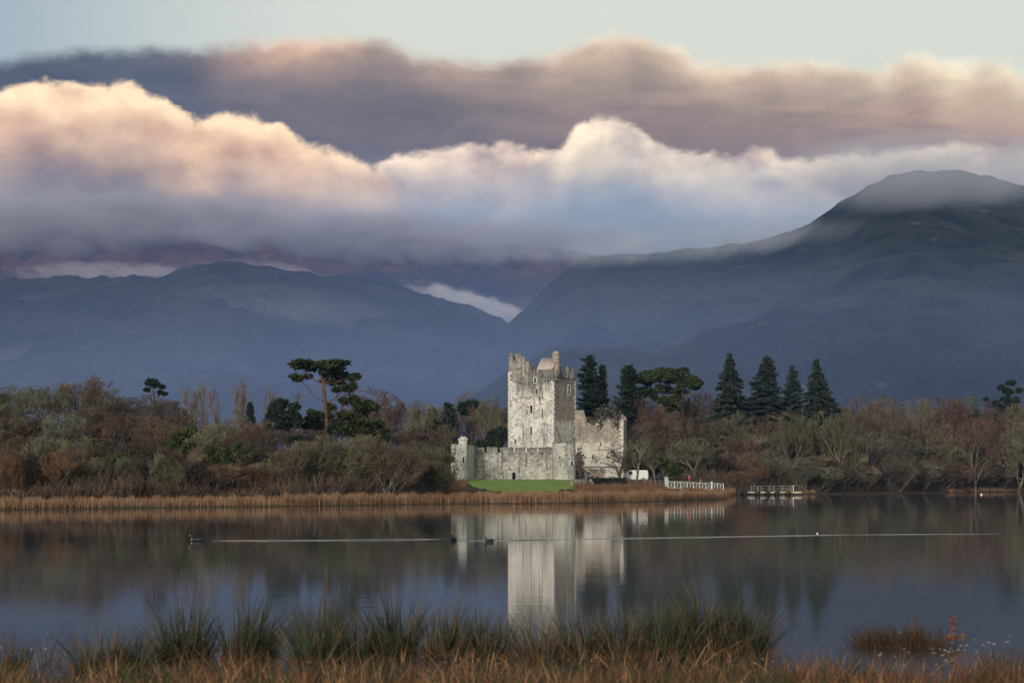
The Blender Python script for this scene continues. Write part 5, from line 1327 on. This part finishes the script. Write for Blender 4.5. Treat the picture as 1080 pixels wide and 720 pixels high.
rush(12, 712, 668, 46, 150, 'sparse rush clump in the lower left corner', .35)
rush(52, 700, 658, 20, 26, 'few thin stems standing in open water at lower left')
rush(105, 706, 660, 76, 240, 'low mixed brown and green rushes right of the lower left open water', .5, -.1)
rush(140, 704, 664, 50, 200, 'low green rushes left of the first tall green clump', .6, -.1)
rush(194, 695, 636, 72, 420, 'leftmost tall dark green rush clump leaning left', .85, -.12)
rush(262, 693, 634, 66, 420, 'second tall green rush clump from the left below the round pine reflection', .85, 0)
rush(338, 695, 640, 74, 380, 'thin spreading rush clump right of the second tall clump', .7, -.06)
rush(372, 694, 650, 50, 260, 'short rush clump between two taller ones left of centre', .7)
rush(415, 692, 630, 62, 430, 'tall narrow rush clump left of the castle reflection', .8, 0)
rush(470, 692, 640, 62, 420, 'dense brown tipped rush clump just left of the castle reflection', .6, .05)
rush(512, 692, 645, 58, 380, 'dense low rush clump at the left edge of the castle reflection', .6)
rush(568, 694, 648, 60, 320, 'brownish rush clump in front of the castle reflection', .4, -.1)
rush(612, 693, 642, 56, 320, 'mixed rush clump at the right edge of the castle reflection', .5, -.1)
rush(655, 692, 640, 66, 440, 'dark rush clump right of the castle reflection', .6, .0)
rush(700, 691, 634, 70, 520, 'full rush clump left of the largest clump', .65, .02)
rush(742, 690, 626, 74, 620, 'largest tall dark green rush clump right of centre', .75, -.05)
rush(782, 690, 634, 56, 520, 'right end of the tall rush bank beside open water', .85, .08)
rush(935, 681, 660, 62, 620, 'dark rusty sedge tussock standing alone in water at right', .05)
rush(968, 682, 661, 76, 760, 'longer rusty sedge tussock in water at right beside the lone dock stalk', .05)
rush(912, 681, 664, 26, 220, 'smallest rusty tussock at the left tip of the right hand ones', .05)
# dock stalk
D = EYE*F/(681 - HZ); root = empty('dock_stalk', (X(1005, D), D, -.15)); tag(root, 'single dead dock stalk rising from the water at right', 'plant')
MB().path([(0, 0, 0), (.01, 0, .3), (-.01, 0, .55)], np.array([.008, .006, .004]), 5).build('stem', SEDGE[1], root)
mb = MB(); np.random.seed(4); c = np.stack([np.random.normal(0, .018, 90), np.random.normal(0, .018, 90), np.random.uniform(.22, .56, 90)], 1); a = np.random.normal(0, 1, (90, 3)); mb.leaves(c, a*.012, np.roll(a, 1, 1)*.009)
c = np.stack([np.random.normal(0, .07, 60), np.random.normal(0, .03, 60), np.random.normal(.26, .02, 60)], 1); a = np.random.normal(0, 1, (60, 3)); mb.leaves(c, a*.016, np.roll(a, 1, 1)*.010); mb.build('seed_head', SEDGE[1], root)
# sedge mass
np.random.seed(21)
mb = MB()
def sedge(n, pxa, pxb, pya, pyb, h0, h1, wts, topf=None):
    px = np.random.uniform(pxa, pxb, n); py = np.random.uniform(pya, pyb, n)
    if topf is not None: k = py > topf(px) + np.random.normal(0, 3, n); px, py = px[k], py[k]
    n = len(px); D = EYE*F/(py - HZ); x = (px - 540)/F*D; z = np.maximum(land(x, D), -.18)
    patch = .50 + .80*np.abs(np.sin(x*2.3 + 1.2*np.sin(D*1.7))*np.sin(D*2.1 + x*1.3 + .8*np.sin(x*3.1)))
    h = np.random.uniform(h0, h1, n)*patch
    mb.blades(np.stack([x, D, z], 1), h, np.random.normal(0, .38, (n, 2)), np.random.uniform(.008, .017, n)); 
    w_ = np.array(wts)/sum(wts); cl_ = np.random.choice(4, n, p=w_); pn = np.sin(x*1.7 + 2*np.sin(D*.9)) + .5*np.sin(x*4.3 + D*2); cl_ = np.where((pn > .35) & (cl_ == 0), 2, cl_); cl_ = np.where((pn < -.9) & (cl_ < 2), 3, cl_); mb.mi4[-1][:] = np.tile(cl_, 3)
top_l = lambda px: np.interp(px, [-100, 0, 60, 110, 150, 200, 260, 300, 340, 400, 460, 520, 560, 610, 640, 700, 740, 800, 812, 830], [716, 714, 724, 712, 702, 699, 705, 700, 708, 698, 703, 696, 690, 699, 692, 700, 694, 690, 706, 738])
sedge(34000, -120, 830, 688, 790, .14, .42, (3.6, 3.6, 4, 1.6), top_l)
sedge(5000, 735, 800, 684, 700, .08, .2, (4, 4, 1, .3))
top_r = lambda px: np.interp(px, [805, 830, 870, 900, 940, 962, 980, 1008, 1036, 1060, 1100, 1300], [745, 722, 716, 712, 718, 736, 750, 738, 708, 700, 698, 696])
sedge(19000, 800, 1300, 690, 790, .20, .46, (2, 5, 5, .6), top_r)
sedge(900, 985, 1085, 672, 704, .06, .22, (1, 5, 4, 0))
o = mb.build('sedge', SEDGE); tag(o, 'rusty and tan dead sedge covering the near shore', 'sedge', kind='stuff')
# floating straw and leaf litter on the near water
mb = MB(); n = 80
px = np.concatenate([np.random.normal(990, 40, n//2), np.random.normal(45, 25, n//5), np.random.uniform(560, 830, n//5), np.random.uniform(180, 560, n//10)]); py = np.concatenate([np.random.normal(684, 8, n//2), np.random.normal(690, 7, n//5), np.random.uniform(688, 704, n//5), np.random.uniform(688, 700, n//10)])
D = EYE*F/(py - HZ); m_ = len(px); c = np.stack([(px - 540)/F*D, D, np.full(m_, .006)], 1); a = np.zeros((m_, 3)); th = np.random.normal(0, .4, m_); L_ = np.random.uniform(.010, .035, m_)
a[:, 0] = np.cos(th)*L_; a[:, 1] = np.sin(th)*L_; b_ = np.stack([-a[:, 1], a[:, 0], 0*th], 1)*.25 + np.array([0, 0, .004]); mb.leaves(c, a, b_)
o = mb.build('floating_litter', plain_mat('bleached_straw', (0.32, 0.28, 0.22), .6, .3)); tag(o, 'bleached straw and leaf litter floating on the near water', 'litter', kind='stuff')
